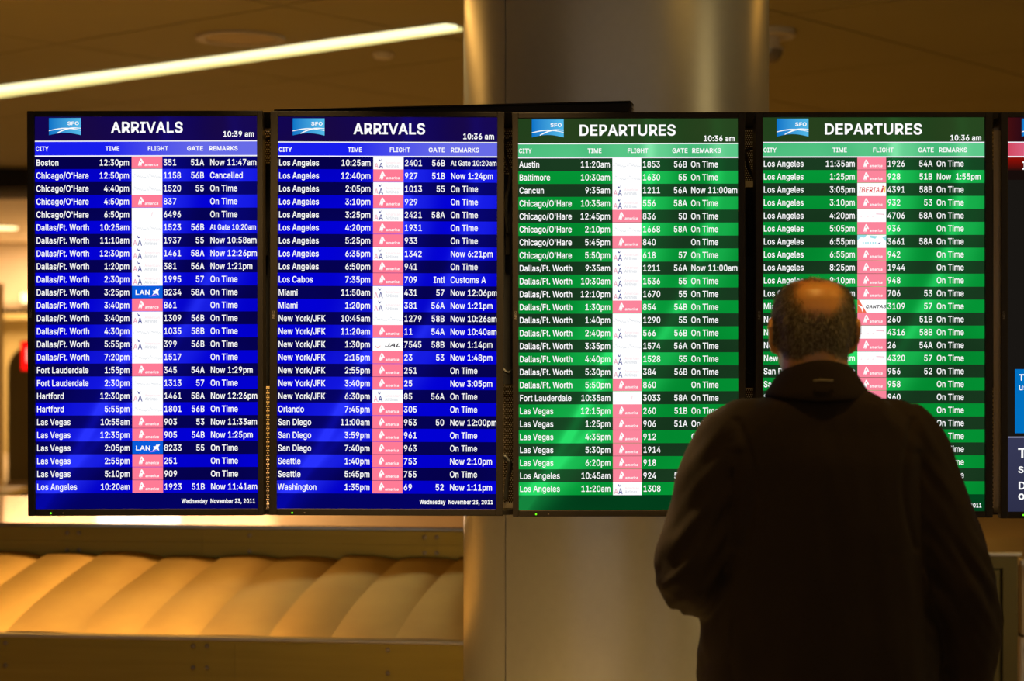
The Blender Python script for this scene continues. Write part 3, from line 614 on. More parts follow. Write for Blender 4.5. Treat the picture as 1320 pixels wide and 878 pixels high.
# far things glimpsed left of the first display
kp = thing('partition', 'dark olive arched partition far behind the left edge of the first arrivals display', 'partition', P(24, 560, 20.0) * 1.0)
kp.location.z = 0
bm = bmesh.new()
arc = [(-.12, 0), (.75, 0), (.75, 1.56)] + [(.18 + .3 * math.cos(a), 1.28 + .28 * math.sin(a)) for a in [R(q) for q in range(90, 181, 15)]]
f = [bm.verts.new((x, 0, z)) for x, z in arc]; g = [bm.verts.new((x, .15, z)) for x, z in arc]
bm.faces.new(f); bm.faces.new(g)
for i in range(len(f)): bm.faces.new((f[i], g[i], g[(i + 1) % len(f)], f[(i + 1) % len(f)]))
bmesh.ops.recalc_face_normals(bm, faces=bm.faces)
obj('panel', bm, M_wall2, kp); obj('base_rail', newbox(-.14, .77, -.02, .17, 0, .06), M_trimtan, kp)
sg = thing('lit_sign', 'small glowing red sign in the blurred distance at the left edge', 'sign', P(38, 459, 19.0))
obj('sign_case', newbox(-.10, .16, .01, .07, -.16, .16, bevel=.01), mat('red_case', (.5, .02, .015), .5), sg)
obj('sign_face', newbox(-.085, .145, 0, .012, -.145, .145), glow('red_sign_glow', (255, 20, 14), 1.6), sg)
obj('sign_symbol', newbox(-.03, .12, -.006, 0, -.06, .08), glow('white_sign_glow', (255, 190, 170), 1.0), sg)
obj('sign_post', newbox(.02, .04, .03, .05, -1.45, -.15), M_trimtan, sg)
for nm, px, py, D, w_, h_, lb in (('downlight', 2, 292, 22.5, .20, .035, 'glowing downlight on the far lower ceiling at the left edge'),):
    c = ceil_pt(px, py, 2.995)
    o = thing(nm, lb, 'light', c)
    bm = bmesh.new(); lathe(bm, [(.19, -.03), (.19, 0)], 24); obj('lamp', bm, M_lamp, o)
    bm = bmesh.new(); lathe(bm, [(.22, -.012), (.22, .005)], 24); obj('trim_ring', bm, M_white, o)
o = thing('wall_lamp', 'bright wall lamp in the distance beside the first display', 'light', P(36, 384, 25.7))
obj('lamp', newbox(-.10, .10, 0, .05, -.07, .07, bevel=.01), M_lamp, o); obj('back_plate', newbox(-.12, .12, .05, .1, -.09, .09), M_trimtan, o)
o = thing('counter', 'pale counter with a bright top far beyond the carousel at the left edge', 'counter', (P(2, 640, 14.0).x - .6, 14.0, 0))
obj('counter_body', newbox(-.8, .62, 0, .5, 0, .40), M_yellow, o); obj('counter_top', newbox(-.85, .66, -.03, .53, .40, .44), M_white, o)
o = thing('post', 'pale yellow post far off at the left edge of the picture', 'post', (P(0, 560, 16.0).x - .03, 16.0, 0))
bm = bmesh.new(); lathe(bm, [(.06, 0), (.06, 2.1)], 20); obj('shaft', bm, M_wall, o)
bm = bmesh.new(); lathe(bm, [(.11, 0), (.11, .03), (.065, .05)], 20); obj('base', bm, M_trimtan, o)
# unseen glowing panel added to be mirrored in the carousel deck
o = thing('added_glow_panel', 'unseen white glowing panel added on the far wall, mirrored as the white patch on the carousel deck', 'added panel', (-5.3, 25.9, 2.55))
obj('case', newbox(-.62, .62, -.02, .09, -.38, .38), M_trimtan, o); obj('lit_face', newbox(-.57, .57, -.035, -.02, -.33, .33), glow('mirrored_panel_glow', (255, 246, 236), 4.0, 'AUTO'), o)

# ================================================================ ceiling fixtures
c = ceil_pt(310, 48)
o = thing('ceiling_speaker', 'large round flush speaker grille in the ceiling above the strip light', 'speaker', c)
bm = bmesh.new(); lathe(bm, [(.235, 0), (.232, -.014), (.19, -.014), (.18, -.002)], 48, cap=False); obj('ring', bm, mat('speaker_ring', (.46, .42, .31), .5), o, True)
bm = bmesh.new(); lathe(bm, [(.185, 0), (.182, -.007), (.10, -.010), (.01, -.011)], 48); obj('grille', bm, mat('speaker_grille', (.62, .54, .40), .7, nscale=300, namt=.3), o, True)
c = ceil_pt(494, 69)
o = thing('smoke_detector', 'small pale smoke detector on the ceiling just below the strip light', 'smoke detector', c)
bm = bmesh.new(); lathe(bm, [(.062, 0), (.062, -.012), (.055, -.018)], 32); obj('base', bm, M_white, o, True)
bm = bmesh.new(); lathe(bm, [(.05, -.018), (.046, -.028), (.02, -.033), (.005, -.034)], 32); obj('cover', bm, M_white, o, True)
c = ceil_pt(986, 40)
o = thing('security_camera', 'dome security camera hanging from the ceiling beside the column, half hidden by it', 'camera', c)
bm = bmesh.new(); lathe(bm, [(.155, 0), (.155, -.03), (.145, -.036)], 36); obj('mount_plate', bm, M_white, o, True)
bm = bmesh.new(); lathe(bm, [(.075, -.036), (.078, -.085), (.098, -.09), (.098, -.10)], 32); obj('neck', bm, M_white, o, True)
bm = bmesh.new(); lathe(bm, [(.092, -.10), (.090, -.12), (.078, -.145), (.055, -.163), (.02, -.172), (.004, -.173)], 32); obj('dome', bm, M_dome, o, True)
bm = bmesh.new(); tube(bm, [(.10, 0, -.03), (.13, -.01, -.032)], .016, 10); obj('side_lug', bm, M_white, o, True)
# made-up fixtures around the added lights, out of view
for nm, lb, loc, sx, sy in (('added_fixture', 'added flush rectangular ceiling light, out of view, directly over the baggage carousel', (-3.4, 8.20, CZ), 4.2, .35),
                            ('added_fixture', 'added flush rectangular ceiling light, out of view, over the right shoulder of the man in the dark jacket', (2.1, 3.7, CZ), 1.3, .38),
                            ('added_fixture', 'long added flush ceiling light far beyond the carousel, hidden above the displays', (.2, 13.5, CZ), 6.1, .58),
                            ('added_fixture', 'very large added luminous ceiling panel, out of view above the photographer', (0, -.6, CZ), 8.1, 3.08),
                            ('added_fixture', 'added flush rectangular ceiling light, out of view, over the steel cabinet at the right', (3.2, 7.2, CZ), 1.5, .38)):
    o = thing(nm, lb, 'light', loc)
    bm = bmesh.new()
    for q in ((-sx / 2, sx / 2, -sy / 2, -sy / 2 + .03), (-sx / 2, sx / 2, sy / 2 - .03, sy / 2), (-sx / 2, -sx / 2 + .03, -sy / 2 + .03, sy / 2 - .03), (sx / 2 - .03, sx / 2, -sy / 2 + .03, sy / 2 - .03)):
        box(bm, *q, -.03, 0)
    obj('frame', bm, M_white, o)
    obj('diffuser', newbox(-sx / 2 + .03, sx / 2 - .03, -sy / 2 + .03, sy / 2 - .03, -.02, -.005), bpy.data.materials.get('added_fixture_glow') or glow('added_fixture_glow', (255, 205, 130), .12, 'AUTO'), o)

for x, y, lb in ((-.55, 4.42, 'left of two added round downlights, out of view in the ceiling before the displays'), (.05, 4.42, 'right of two added round downlights, out of view in the ceiling before the displays'), (.62, 3.45, 'added round downlight, out of view in the ceiling just behind and above the man')):
    o = thing('added_downlight', lb, 'light', (x, y, CZ))  # rings and lamps made up to go with the added beams
    bm = bmesh.new(); lathe(bm, [(.095, 0), (.094, -.006), (.080, -.006), (.074, -.001)], 32, cap=False); obj('ring', bm, M_white, o, True)
    bm = bmesh.new(); lathe(bm, [(.074, -.001), (.070, -.003)], 32); obj('lamp', bm, M_lamp2, o)

# ================================================================ column
DC = 5.60; RC = .467; CX = 133.5 * DC / F
o = thing('column', 'broad round column clad in grey satin metal panels behind the departures displays', 'column', (CX, DC, 0))
bm = bmesh.new(); lathe(bm, [(RC - .006, 0), (RC - .006, CZ + .03)], 64); obj('core', bm, M_black, o)
bm = bmesh.new()
def shell(a0, a1):
    bm = bmesh.new(); n = 40
    ring = lambda r, z: [bm.verts.new((r * math.cos(a0 + (a1 - a0) * i / n), r * math.sin(a0 + (a1 - a0) * i / n), z)) for i in range(n + 1)]
    A, B, C_, E_ = ring(RC, .10), ring(RC, CZ), ring(RC - .004, .10), ring(RC - .004, CZ)
    for i in range(n):
        bm.faces.new((A[i], A[i + 1], B[i + 1], B[i])); bm.faces.new((C_[i], E_[i], E_[i + 1], C_[i + 1]))
        bm.faces.new((A[i], C_[i], C_[i + 1], A[i + 1])); bm.faces.new((B[i], B[i + 1], E_[i + 1], E_[i]))
    bm.faces.new((A[0], B[0], E_[0], C_[0])); bm.faces.new((A[n], C_[n], E_[n], B[n]))
    bmesh.ops.recalc_face_normals(bm, faces=bm.faces); return bm
seam = R(-90 - 46.2)
for k in range(3):
    g_ = .0022 / RC
    obj('cladding_panel', shell(seam + k * R(120) + g_, seam + (k + 1) * R(120) - g_), M_clad, o, True)
bm = bmesh.new(); lathe(bm, [(RC + .006, 0), (RC + .006, .10)], 64); obj('base_ring', bm, M_steel, o)

# ================================================================ baggage carousel
YAW = R(-6)
car = thing('baggage_carousel', 'stainless steel baggage carousel with sloping overlapping plates behind the column', 'carousel', (-1.1, 7.05, 0), (0, 0, YAW))
XL, XR = -3.2, 1.45
def prof_panel(name, m, y0, y1, z0, z1, x0=XL, x1=XR, bev=.004):
    return obj(name, newbox(x0, x1, y0, y1, z0, z1, bevel=bev), m, car)
DK = .35     # deck edge, local y (world about 7.40)
prof_panel('deck', M_deck, DK, DK + 1.25, .835, .85)
bw = 1.86
xs = [XL, -2.06, -.22 + .02, XR]
for a, b in zip(xs, xs[1:]):
    prof_panel('upper_fascia', M_skirt, DK + .005, DK + .03, .778, .833, a + .0002, b - .0002, .0005)
    prof_panel('upper_fascia', M_skirt, DK + .008, DK + .033, .715, .7772, a + .0002, b - .0002, .0005)
prof_panel('inner_wall', M_black, DK + .04, DK + .07, .10, .834)
SY = -.35    # skirt top edge, local y
prof_panel('skirt_rail', M_steel, SY - .012, SY + .03, .497, .512, bev=.005)
xs = [XL, -1.30, .12, XR]
for a, b in zip(xs, xs[1:]):
    prof_panel('skirt_panel', M_skirt, SY, SY + .02, .06, .496, a + .0002, b - .0002, .0005)
prof_panel('kick_plate', M_black, SY + .02, SY + .04, 0, .10)
prof_panel('under_bed', M_black, SY + .02, DK + .05, .30, .44)
prof_panel('end_panel', M_skirt, SY + .005, DK + 1.2, .02, .49, XR - .02, XR + .01)
pw = .245
def plate_mesh(k):
    bm = bmesh.new(); nu, nv = 10, 14
    rnd = random.Random(k)
    tilt = .020 + rnd.random() * .016
    top, bot = [], []
    for j in range(nv + 1):
        v = j / nv
        row, rowb = [], []
        for i in range(nu + 1):
            u = i / nu
            x = u * (pw + .06) + .15 * (v ** 1.1) - .02 * math.sin(math.pi * v)
            y = SY + .02 + (DK - SY - .03) * v
            z = .500 + (.700 - .500) * v + .014 * math.sin(math.pi * u) * (.25 + .75 * v) + tilt * (1 - u) * (.3 + .7 * v)
            row.append(bm.verts.new((x, y, z))); rowb.append(bm.verts.new((x, y, z - .009)))
        top.append(row); bot.append(rowb)
    for j in range(nv):
        for i in range(nu):
            bm.faces.new((top[j][i], top[j][i + 1], top[j + 1][i + 1], top[j + 1][i]))
            bm.faces.new((bot[j][i], bot[j + 1][i], bot[j + 1][i + 1], bot[j][i + 1]))
    for j in range(nv):
        bm.faces.new((top[j][0], top[j + 1][0], bot[j + 1][0], bot[j][0])); bm.faces.new((top[j][nu], bot[j][nu], bot[j + 1][nu], top[j + 1][nu]))
    for i in range(nu):
        bm.faces.new((top[0][i], bot[0][i], bot[0][i + 1], top[0][i + 1])); bm.faces.new((top[nv][i], top[nv][i + 1], bot[nv][i + 1], bot[nv][i]))
    bmesh.ops.recalc_face_normals(bm, faces=bm.faces)
    return bm
protos = []
for k in range(5):
    q = obj('plate', plate_mesh(k), M_plate, car, True); protos.append(q.data)
    q.location.x = XL + k * pw
    q.rotation_euler = (.014 * math.sin(k * 2.3), .020 * math.sin(k * 4.1 + 1), 0)
for k in range(5, 17):
    q = bpy.data.objects.new('plate', protos[(k * 2 + k // 5) % 5]); COL.objects.link(q); q.parent = car; q.location.x = XL + k * pw; q.rotation_euler = (.014 * math.sin(k * 2.3), .020 * math.sin(k * 4.1 + 1), 0)
bb = bmesh.new(); lathe(bb, [(.0085, 0), (.0085, .004), (.005, .0065), (.001, .007)], 16)
bmesh.ops.rotate(bb, matrix=Matrix.Rotation(R(90), 3, 'X'), verts=bb.verts)
bme = bpy.data.meshes.new('bolt'); bb.to_mesh(bme); bb.free(); bme.materials.append(M_bolt)
def bolt(px, py, face_y):
    # local position on a vertical face: intersect the sight line with the carousel's own plane
    d = Vector(((px - 660) / F, 1, (439 - py) / F))
    n = Matrix.Rotation(YAW, 3, 'Z') @ Vector((0, -1, 0)); p0 = car.location + Matrix.Rotation(YAW, 3, 'Z') @ Vector((0, face_y, 0))
    t = (p0 - Vector((0, 0, CAM))).dot(n) / d.dot(n)
    w_ = Vector((0, 0, CAM)) + d * t
    l = Matrix.Rotation(-YAW, 3, 'Z') @ (w_ - car.location)
    q = bpy.data.objects.new('bolt', bme); COL.objects.link(q); q.parent = car; q.location = (l.x, face_y, l.z)
for px in (87, 102, 547.5, 563): 
    bolt(px, 687 + (px > 400) * 5.5, DK + .005); bolt(px, 709 + (px > 400) * 4, DK + .012)
for px in (322,): bolt(px, 690, DK + .005); bolt(px, 711, DK + .012)
for px in (7, 249, 267): bolt(px, 829 + (px > 100) * 4, SY); bolt(px, 858 + (px > 100) * 3, SY)
bolt(500, 838, SY); bolt(500, 868, SY)

# ================================================================ steel cabinets at the right
cab = thing('steel_cabinet', 'low olive steel cabinet with a recessed door behind the man at the right', 'cabinet', (0, 0, 0))
c1 = P(1312, 717, 6.8)
cab.location = (c1.x, 6.8, 0)
zt = c1.z
M_olive = mat('olive_steel', (.17, .14, .045), .42, .6, nscale=4, namt=.12)
obj('top_slab', newbox(-1.12, .012, -.02, 1.55, zt, zt + .016, bevel=.004), M_steel, cab)
obj('carcass', newbox(-1.10, 0, .03, 1.5, .06, zt), M_olive, cab)
bm = bmesh.new()
box(bm, -1.10, 0, 0, .03, zt - .045, zt); box(bm, -.055, 0, 0, .03, .06, zt - .045); box(bm, -1.10, -1.04, 0, .03, .06, zt - .045); box(bm, -1.04, -.055, 0, .03, .06, .12)
obj('face_frame', bm, M_olive, cab)
dd = obj('door', newbox(-1.03, -.063, .012, .03, .13, zt - .053, bevel=.003), M_olive, cab)
obj('handle', newbox(-.99, -.97, -.01, .012, .40, .55, bevel=.003), M_steel, dd)
obj('plinth', newbox(-1.07, -.02, .06, 1.45, 0, .06), M_black, cab)
cb = thing('service_counter', 'pale steel counter end at the right edge beyond the olive cabinet', 'counter', (P(1316, 730, 7.6).x, 7.6, 0))
obj('body', newbox(0, 1.4, 0, .8, 0, .36), M_steel, cb); obj('upper_body', newbox(.01, 1.4, .02, .8, .37, .66), M_wall, cb)
obj('counter_top', newbox(-.005, 1.42, -.02, .82, .66, .69, bevel=.005), M_steel, cb)
bm = bmesh.new(); tube(bm, [(.03, -.02, .637), (1.3, -.02, .637)], .012, 10); obj('rail', bm, M_deck, cb, True)
bm = bmesh.new(); tube(bm, [(.03, -.02, .31), (1.3, -.02, .31)], .012, 10); obj('rail', bm, M_deck, cb, True)
# ================================================================ flight information displays
W_TXT = glow('screen_text_white', (255, 255, 255), 1.0)
W_LINE = glow('screen_line_white', (250, 248, 255), .95)
W_LOGO = glow('screen_logo_white', (255, 255, 255), 1.05)
PINK_B = glow('screen_pink', (255, 124, 150), 1.0)
PINK_G = glow('screen_pink_pale', (252, 134, 156), 1.0)
FAINT = glow('screen_faint_grey', (205, 210, 218), 1.0)
FAINT2 = glow('screen_faint_rose', (250, 226, 230), 1.0)
A_RED = glow('screen_soft_red', (238, 170, 190), 1.0)
A_BLUE = glow('screen_ink_blue', (60, 70, 150), 1.0)
L_BLUE = glow('screen_mid_blue', (8, 92, 220), 1.0)
L_MAG = glow('screen_violet', (190, 130, 255), 1.0)
J_BLK = glow('screen_ink_black', (25, 18, 30), 1.0)
J_RED = glow('screen_salmon', (236, 150, 140), 1.0)
I_RED = glow('screen_red', (222, 70, 66), 1.0)
I_YEL = glow('screen_yellow', (255, 214, 96), 1.0)
C_CYAN = glow('screen_pale_cyan', (150, 226, 232), 1.0)
Q_ORG = glow('screen_orange_red', (240, 108, 80), 1.0)
S_BLUE = ramp_x('screen_badge_blue', (14, 120, 200), (120, 205, 245), 0, 1)      # re-ranged per display below
LCD = mat('lcd_glass', (.006, .006, .008), .25)
BL = dict(dark=swoosh('screen_navy', (4, 0, 72), (4, 2, 86), (10, 10, 150), .6),
          lite=swoosh('screen_royal_blue', (2, 0, 196), (2, 0, 216), (40, 50, 255), .8),
          title=swoosh('screen_title_purple', (26, 10, 62), (14, 4, 84), (20, 12, 120), .4),
          head=ramp_x('screen_header_blue', (24, 30, 238), (104, 108, 232), -.10, .16),
          foot=swoosh('screen_footer_blue', (2, 2, 100), (2, 0, 84), (4, 6, 160), .6), pink=PINK_B)
GR = dict(dark=swoosh('screen_forest', (26, 58, 32), (20, 50, 26), (20, 110, 50), .45),
          lite=swoosh('screen_green', (4, 150, 54), (2, 130, 44), (40, 222, 104), .8),
          title=swoosh('screen_title_green', (42, 64, 30), (30, 62, 26), (40, 90, 40), .4),
          head=swoosh('screen_header_green', (84, 196, 132), (60, 176, 112), (130, 232, 170), .7),
          foot=swoosh('screen_footer_green', (2, 56, 24), (2, 70, 30), (20, 130, 60), .7), pink=PINK_G)

def arcp(x0, y0, x1, y1, h, n=10):
    return [(x0 + (x1 - x0) * i / n, y0 + (y1 - y0) * i / n - h * math.sin(math.pi * i / n)) for i in range(n + 1)]
def ribbon(f, pts, wid, m, d):
    for (a, b), (c, e) in zip(pts, pts[1:]):
        i = pts.index((a, b)); t = i / (len(pts) - 1); w0 = wid * (.5 + .5 * math.sin(math.pi * min(1, t + .15)))
        f.poly([(a, b - w0 / 2), (a, b + w0 / 2), (c, e + w0 / 2), (c, e - w0 / 2)], m, d)
def badge(f, x0, y0, x1, y1, m):
    w_, h_ = x1 - x0, y1 - y0
    bot = arcp(x0, y1, x1, y1, h_ * .14)
    f.poly([(x0, y0), *bot, (x1, y0)], m, 2)
    ribbon(f, arcp(x0, y0 + h_ * .74, x1, y0 + h_ * .72, h_ * .13), h_ * .06, W_TXT, 3)
    ribbon(f, arcp(x0 + w_ * .25, y1 - h_ * .12, x1, y0 + h_ * .60, h_ * .13), h_ * .075, W_TXT, 3)
    f.text('SFO', x0 + w_ * .945, y0 + h_ * .31, h_ * .21, W_TXT, align='r', bold=True, width=w_ * .37, d=4)

def logo(f, kind, x0, y0, x1, y1, pink):
    w_, h_ = x1 - x0, y1 - y0; X = lambda t: x0 + w_ * t; Y = lambda t: y0 + h_ * t
    f.rect(x0, y0, x1, y1 - (.5 if kind in 'VL' else 0), {'V': pink, 'L': L_BLUE}.get(kind, W_LOGO), 2)
    if kind == 'V':
        f.poly([(X(.21), Y(.72)), (X(.235), Y(.46)), (X(.29), Y(.16)), (X(.33), Y(.20)), (X(.40), Y(.50)), (X(.385), Y(.56)), (X(.34), Y(.50)), (X(.335), Y(.60)), (X(.31), Y(.80)), (X(.285), Y(.66)), (X(.265), Y(.82)), (X(.24), Y(.66)), (X(.225), Y(.78))], W_TXT, 3)
        f.poly([(X(.29), Y(.30)), (X(.275), Y(.46)), (X(.325), Y(.44))], pink, 4)
        f.text('america', X(.42), Y(.66), h_ * .21, W_TXT, width=w_ * .45, bold=True, slant=.15)
    elif kind == 'A':
        for a, b in ((.02, .47), (.50, .97)):
            pts = [(X(a + (b - a) * i / 24), Y(.60 - .02 * i / 24 - .10 * math.sin(i * 1.9) * (1 if i % 3 else -.6) - (.16 if i in (4, 5, 6) else 0))) for i in range(25)]
            for p, q in zip(pts, pts[1:]): f.poly([p, (p[0], p[1] + .75), (q[0], q[1] + .75), q], FAINT, 3)
    elif kind == 'N':
        f.text('A', X(.035), Y(.70), h_ * .42, A_RED, width=w_ * .14); f.text('A', X(.185), Y(.70), h_ * .46, A_BLUE, width=w_ * .15)
        f.poly([(X(.17), Y(.10)), (X(.20), Y(.34)), (X(.25), Y(.34)), (X(.28), Y(.10)), (X(.235), Y(.28))], A_BLUE, 3)
        f.text('American', X(.41), Y(.46), h_ * .20, FAINT2, width=w_ * .50); f.text('Airlines', X(.41), Y(.74), h_ * .24, FAINT, width=w_ * .43)
    elif kind == 'L':
        f.text('LAN', X(.10), Y(.52), h_ * .36, W_TXT, width=w_ * .50, bold=True)
        f.poly([(X(.66), Y(.74)), (X(.72), Y(.50)), (X(.68), Y(.40)), (X(.76), Y(.38)), (X(.80), Y(.22)), (X(.83), Y(.28)), (X(.91), Y(.22)), (X(.85), Y(.46)), (X(.88), Y(.74)), (X(.78), Y(.60))], W_TXT, 3)
        f.poly([(X(.55), Y(.84)), (X(.70), Y(.72)), (X(.82), Y(.68)), (X(.72), Y(.80))], L_MAG, 3)
    elif kind == 'J':
        pts = [(X(.17) + w_ * .085 * math.cos(a), Y(.50) - h_ * .20 * math.sin(a)) for a in [R(q) for q in range(170, 371, 20)]]
        for p, q in zip(pts, pts[1:]): f.poly([p, (p[0], p[1] + 1.4), (q[0], q[1] + 1.4), q], J_RED, 3)
        f.text('JAL', X(.38), Y(.55), h_ * .26, J_BLK, width=w_ * .52, bold=True, slant=.35)
    elif kind == 'I':
        f.text('IBERIA', X(.03), Y(.53), h_ * .40, I_RED, width=w_ * .74, slant=.22)
        f.poly([(X(.80), Y(.74)), (X(.86), Y(.40)), (X(.92), Y(.40)), (X(.87), Y(.74))], I_RED, 3); f.poly([(X(.87), Y(.22)), (X(.92), Y(.22)), (X(.91), Y(.34)), (X(.86), Y(.34))], I_RED, 3)
        f.poly([(X(.90), Y(.74)), (X(.95), Y(.26)), (X(.985), Y(.26)), (X(.97), Y(.74))], I_YEL, 3)
    elif kind == 'P':
        f.poly([(X(.65), Y(.36)), (X(.94), Y(.38)), (X(.90), Y(.50)), (X(.90), Y(.43)), (X(.65), Y(.41))], A_RED, 3)
        for t in (.10, .33, .50): f.poly([(X(t), Y(.62)), (X(t + .05), Y(.52)), (X(t + .06), Y(.62))], FAINT2, 3)
    elif kind == 'C':
        f.poly([(x0, y0), (X(.34), y0), (X(.24), Y(.22)), (X(.12), Y(.18)), (x0, Y(.42))], C_CYAN, 3)
        f.poly([(X(.42), Y(.04)), (X(.70), Y(.10)), (X(.62), Y(.30)), (X(.46), Y(.22))], C_CYAN, 3); f.poly([(X(.86), Y(.2)), (x1, Y(.06)), (x1, Y(.5))], C_CYAN, 3)
        for k in range(6): f.rect(X(.18 + k * .085), Y(.56), X(.225 + k * .085), Y(.66), C_CYAN, 3)
        f.poly([(X(.70), Y(.62)), (X(.82), Y(.58)), (X(.78), Y(.68))], A_BLUE, 3)
    elif kind == 'Q':
        f.poly([(x0, y0), (X(.06), Y(.02)), (X(.32), Y(1.0)), (x0, Y(1.0))], Q_ORG, 3)
        f.poly([(X(.02), Y(.38)), (X(.16), Y(.52)), (X(.20), Y(.60)), (X(.17), Y(.96)), (X(.13), Y(.66)), (X(.06), Y(.52))], W_TXT, 4)
        f.text('QANTAS', X(.27), Y(.53), h_ * .26, J_BLK, width=w_ * .72, bold=True, slant=.2)
    elif kind == 'W':
        f.poly([(X(.62), Y(.70)), (X(.66), Y(.35)), (X(.70), Y(.30)), (X(.655), Y(.66))], FAINT2, 3)

LOGO_OF = {}
S1 = """Boston|12:30pm|V|351|51A|Now 11:47am
Chicago/O'Hare|12:50pm|A|1158|56B|Cancelled
Chicago/O'Hare|4:40pm|A|1520|55|On Time
Chicago/O'Hare|4:50pm|V|837||On Time
Chicago/O'Hare|6:50pm|W|6496||On Time
Dallas/Ft. Worth|10:25am|A|1523|56B|At Gate 10:20am
Dallas/Ft. Worth|11:10am|N|1937|55|Now 10:58am
Dallas/Ft. Worth|12:30pm|N|1461|58A|Now 12:26pm
Dallas/Ft. Worth|1:20pm|N|381|56A|Now 1:21pm
Dallas/Ft. Worth|2:30pm|N|1995|57|On Time
Dallas/Ft. Worth|3:25pm|L|8234|58A|On Time
Dallas/Ft. Worth|3:40pm|V|861||On Time
Dallas/Ft. Worth|3:40pm|N|1309|56B|On Time
Dallas/Ft. Worth|4:30pm|A|1035|58B|On Time
Dallas/Ft. Worth|5:55pm|N|399|56B|On Time
Dallas/Ft. Worth|7:20pm|A|1517||On Time
Fort Lauderdale|1:55pm|V|345|54A|Now 1:29pm
Fort Lauderdale|2:30pm|A|1313|57|On Time
Hartford|12:30pm|N|1461|58A|Now 12:26pm
Hartford|5:55pm|A|1801|56B|On Time
Las Vegas|10:55am|V|903|53|Now 11:33am
Las Vegas|12:35pm|V|905|54B|Now 1:25pm
Las Vegas|2:05pm|L|8233|55|On Time
Las Vegas|2:55pm|V|251||On Time
Las Vegas|5:10pm|V|909||On Time
Los Angeles|10:20am|V|1923|51B|Now 11:41am"""
S2 = """Los Angeles|10:25am|N|2401|56B|At Gate 10:20am
Los Angeles|12:40pm|V|927|51B|Now 1:24pm
Los Angeles|2:05pm|N|1013|55|On Time
Los Angeles|3:10pm|V|929||On Time
Los Angeles|3:25pm|N|2421|58A|On Time
Los Angeles|4:20pm|V|1931||On Time
Los Angeles|5:25pm|V|933||On Time
Los Angeles|6:35pm|N|1342||Now 6:21pm
Los Angeles|6:50pm|V|941||On Time
Los Cabos|7:35pm|V|709|Intl|Customs A
Miami|11:50am|N|431|57|Now 12:06pm
Miami|1:20pm|N|381|56A|Now 1:21pm
New York/JFK|10:45am|A|1279|58B|Now 10:26am
New York/JFK|11:20am|V|11|54A|Now 10:40am
New York/JFK|1:30pm|J|7545|58B|Now 1:14pm
New York/JFK|2:15pm|V|23|53|Now 1:48pm
New York/JFK|2:55pm|V|251||On Time
New York/JFK|3:40pm|V|25||Now 3:05pm
New York/JFK|6:30pm|N|85|56A|On Time
Orlando|7:45pm|V|305||On Time
San Diego|11:00am|V|953|50|Now 12:00pm
San Diego|3:59pm|V|961||On Time
San Diego|7:40pm|V|963||On Time
Seattle|1:40pm|V|753||Now 2:10pm
Seattle|5:45pm|V|755||On Time
Washington|1:35pm|V|69|52|Now 1:11pm"""
S3 = """Austin|11:20am|A|1853|56B|On Time
Baltimore|10:30am|A|1630|55|On Time
Cancun|9:35am|N|1211|56A|Now 11:00am
Chicago/O'Hare|10:35am|N|556|58A|On Time
Chicago/O'Hare|12:45pm|V|836|50|On Time
Chicago/O'Hare|2:10pm|A|1668|58A|On Time
Chicago/O'Hare|5:45pm|V|840||On Time
Chicago/O'Hare|5:50pm|N|618|57|On Time
Dallas/Ft. Worth|9:35am|N|1211|56A|Now 11:00am
Dallas/Ft. Worth|10:30am|N|1536|55|On Time
Dallas/Ft. Worth|12:10pm|N|1670|55|On Time
Dallas/Ft. Worth|1:30pm|V|854|54B|On Time
Dallas/Ft. Worth|1:40pm|A|1290|55|On Time
Dallas/Ft. Worth|2:40pm|N|566|56B|On Time
Dallas/Ft. Worth|3:35pm|A|1574|56A|On Time
Dallas/Ft. Worth|4:40pm|N|1528|55|On Time
Dallas/Ft. Worth|5:30pm|N|384|56B|On Time
Dallas/Ft. Worth|5:50pm|V|860||On Time
Fort Lauderdale|10:35am|W|3033|58A|On Time
Las Vegas|12:15pm|V|260|51B|On Time
Las Vegas|1:25pm|V|906|51A|On Time
Las Vegas|4:35pm|V|912||On Time
Las Vegas|5:30pm|V|1914||On Time
Las Vegas|6:20pm|V|918||On Time
Los Angeles|10:45am|V|924|51A|On Time
Los Angeles|11:20am|N|1308||On Time"""
S4 = """Los Angeles|11:35am|V|1926|54A|On Time
Los Angeles|1:25pm|V|928|51B|Now  1:55pm
Los Angeles|3:05pm|I|4391|58B|On Time
Los Angeles|3:10pm|V|932|53|On Time
Los Angeles|4:20pm|P|4706|58A|On Time
Los Angeles|5:05pm|V|936||On Time
Los Angeles|6:55pm|C|3661|58A|On Time
Los Angeles|6:55pm|V|942||On Time
Los Angeles|8:25pm|V|1944||On Time
Los Angeles|9:10pm|V|948||On Time
Los Cabos|3:10pm|V|706|53|On Time
Miami|2:10pm|Q|3109|57|On Time
New York/JFK|10:00am|V|260|51B|On Time
New York/JFK|11:30am|P|4316|58B|On Time
New York/JFK|1:00pm|V|26|54A|On Time
New York/JFK|4:00pm|P|4320|57|On Time
San Diego|11:15am|V|956|52|On Time
San Diego|3:10pm|V|958||On Time
San Diego|5:00pm|V|960||On Time
|||||On Time
|||||On Time
|||||On Time
|||||On Time
|||||On Time
|||||On Time
||||| """
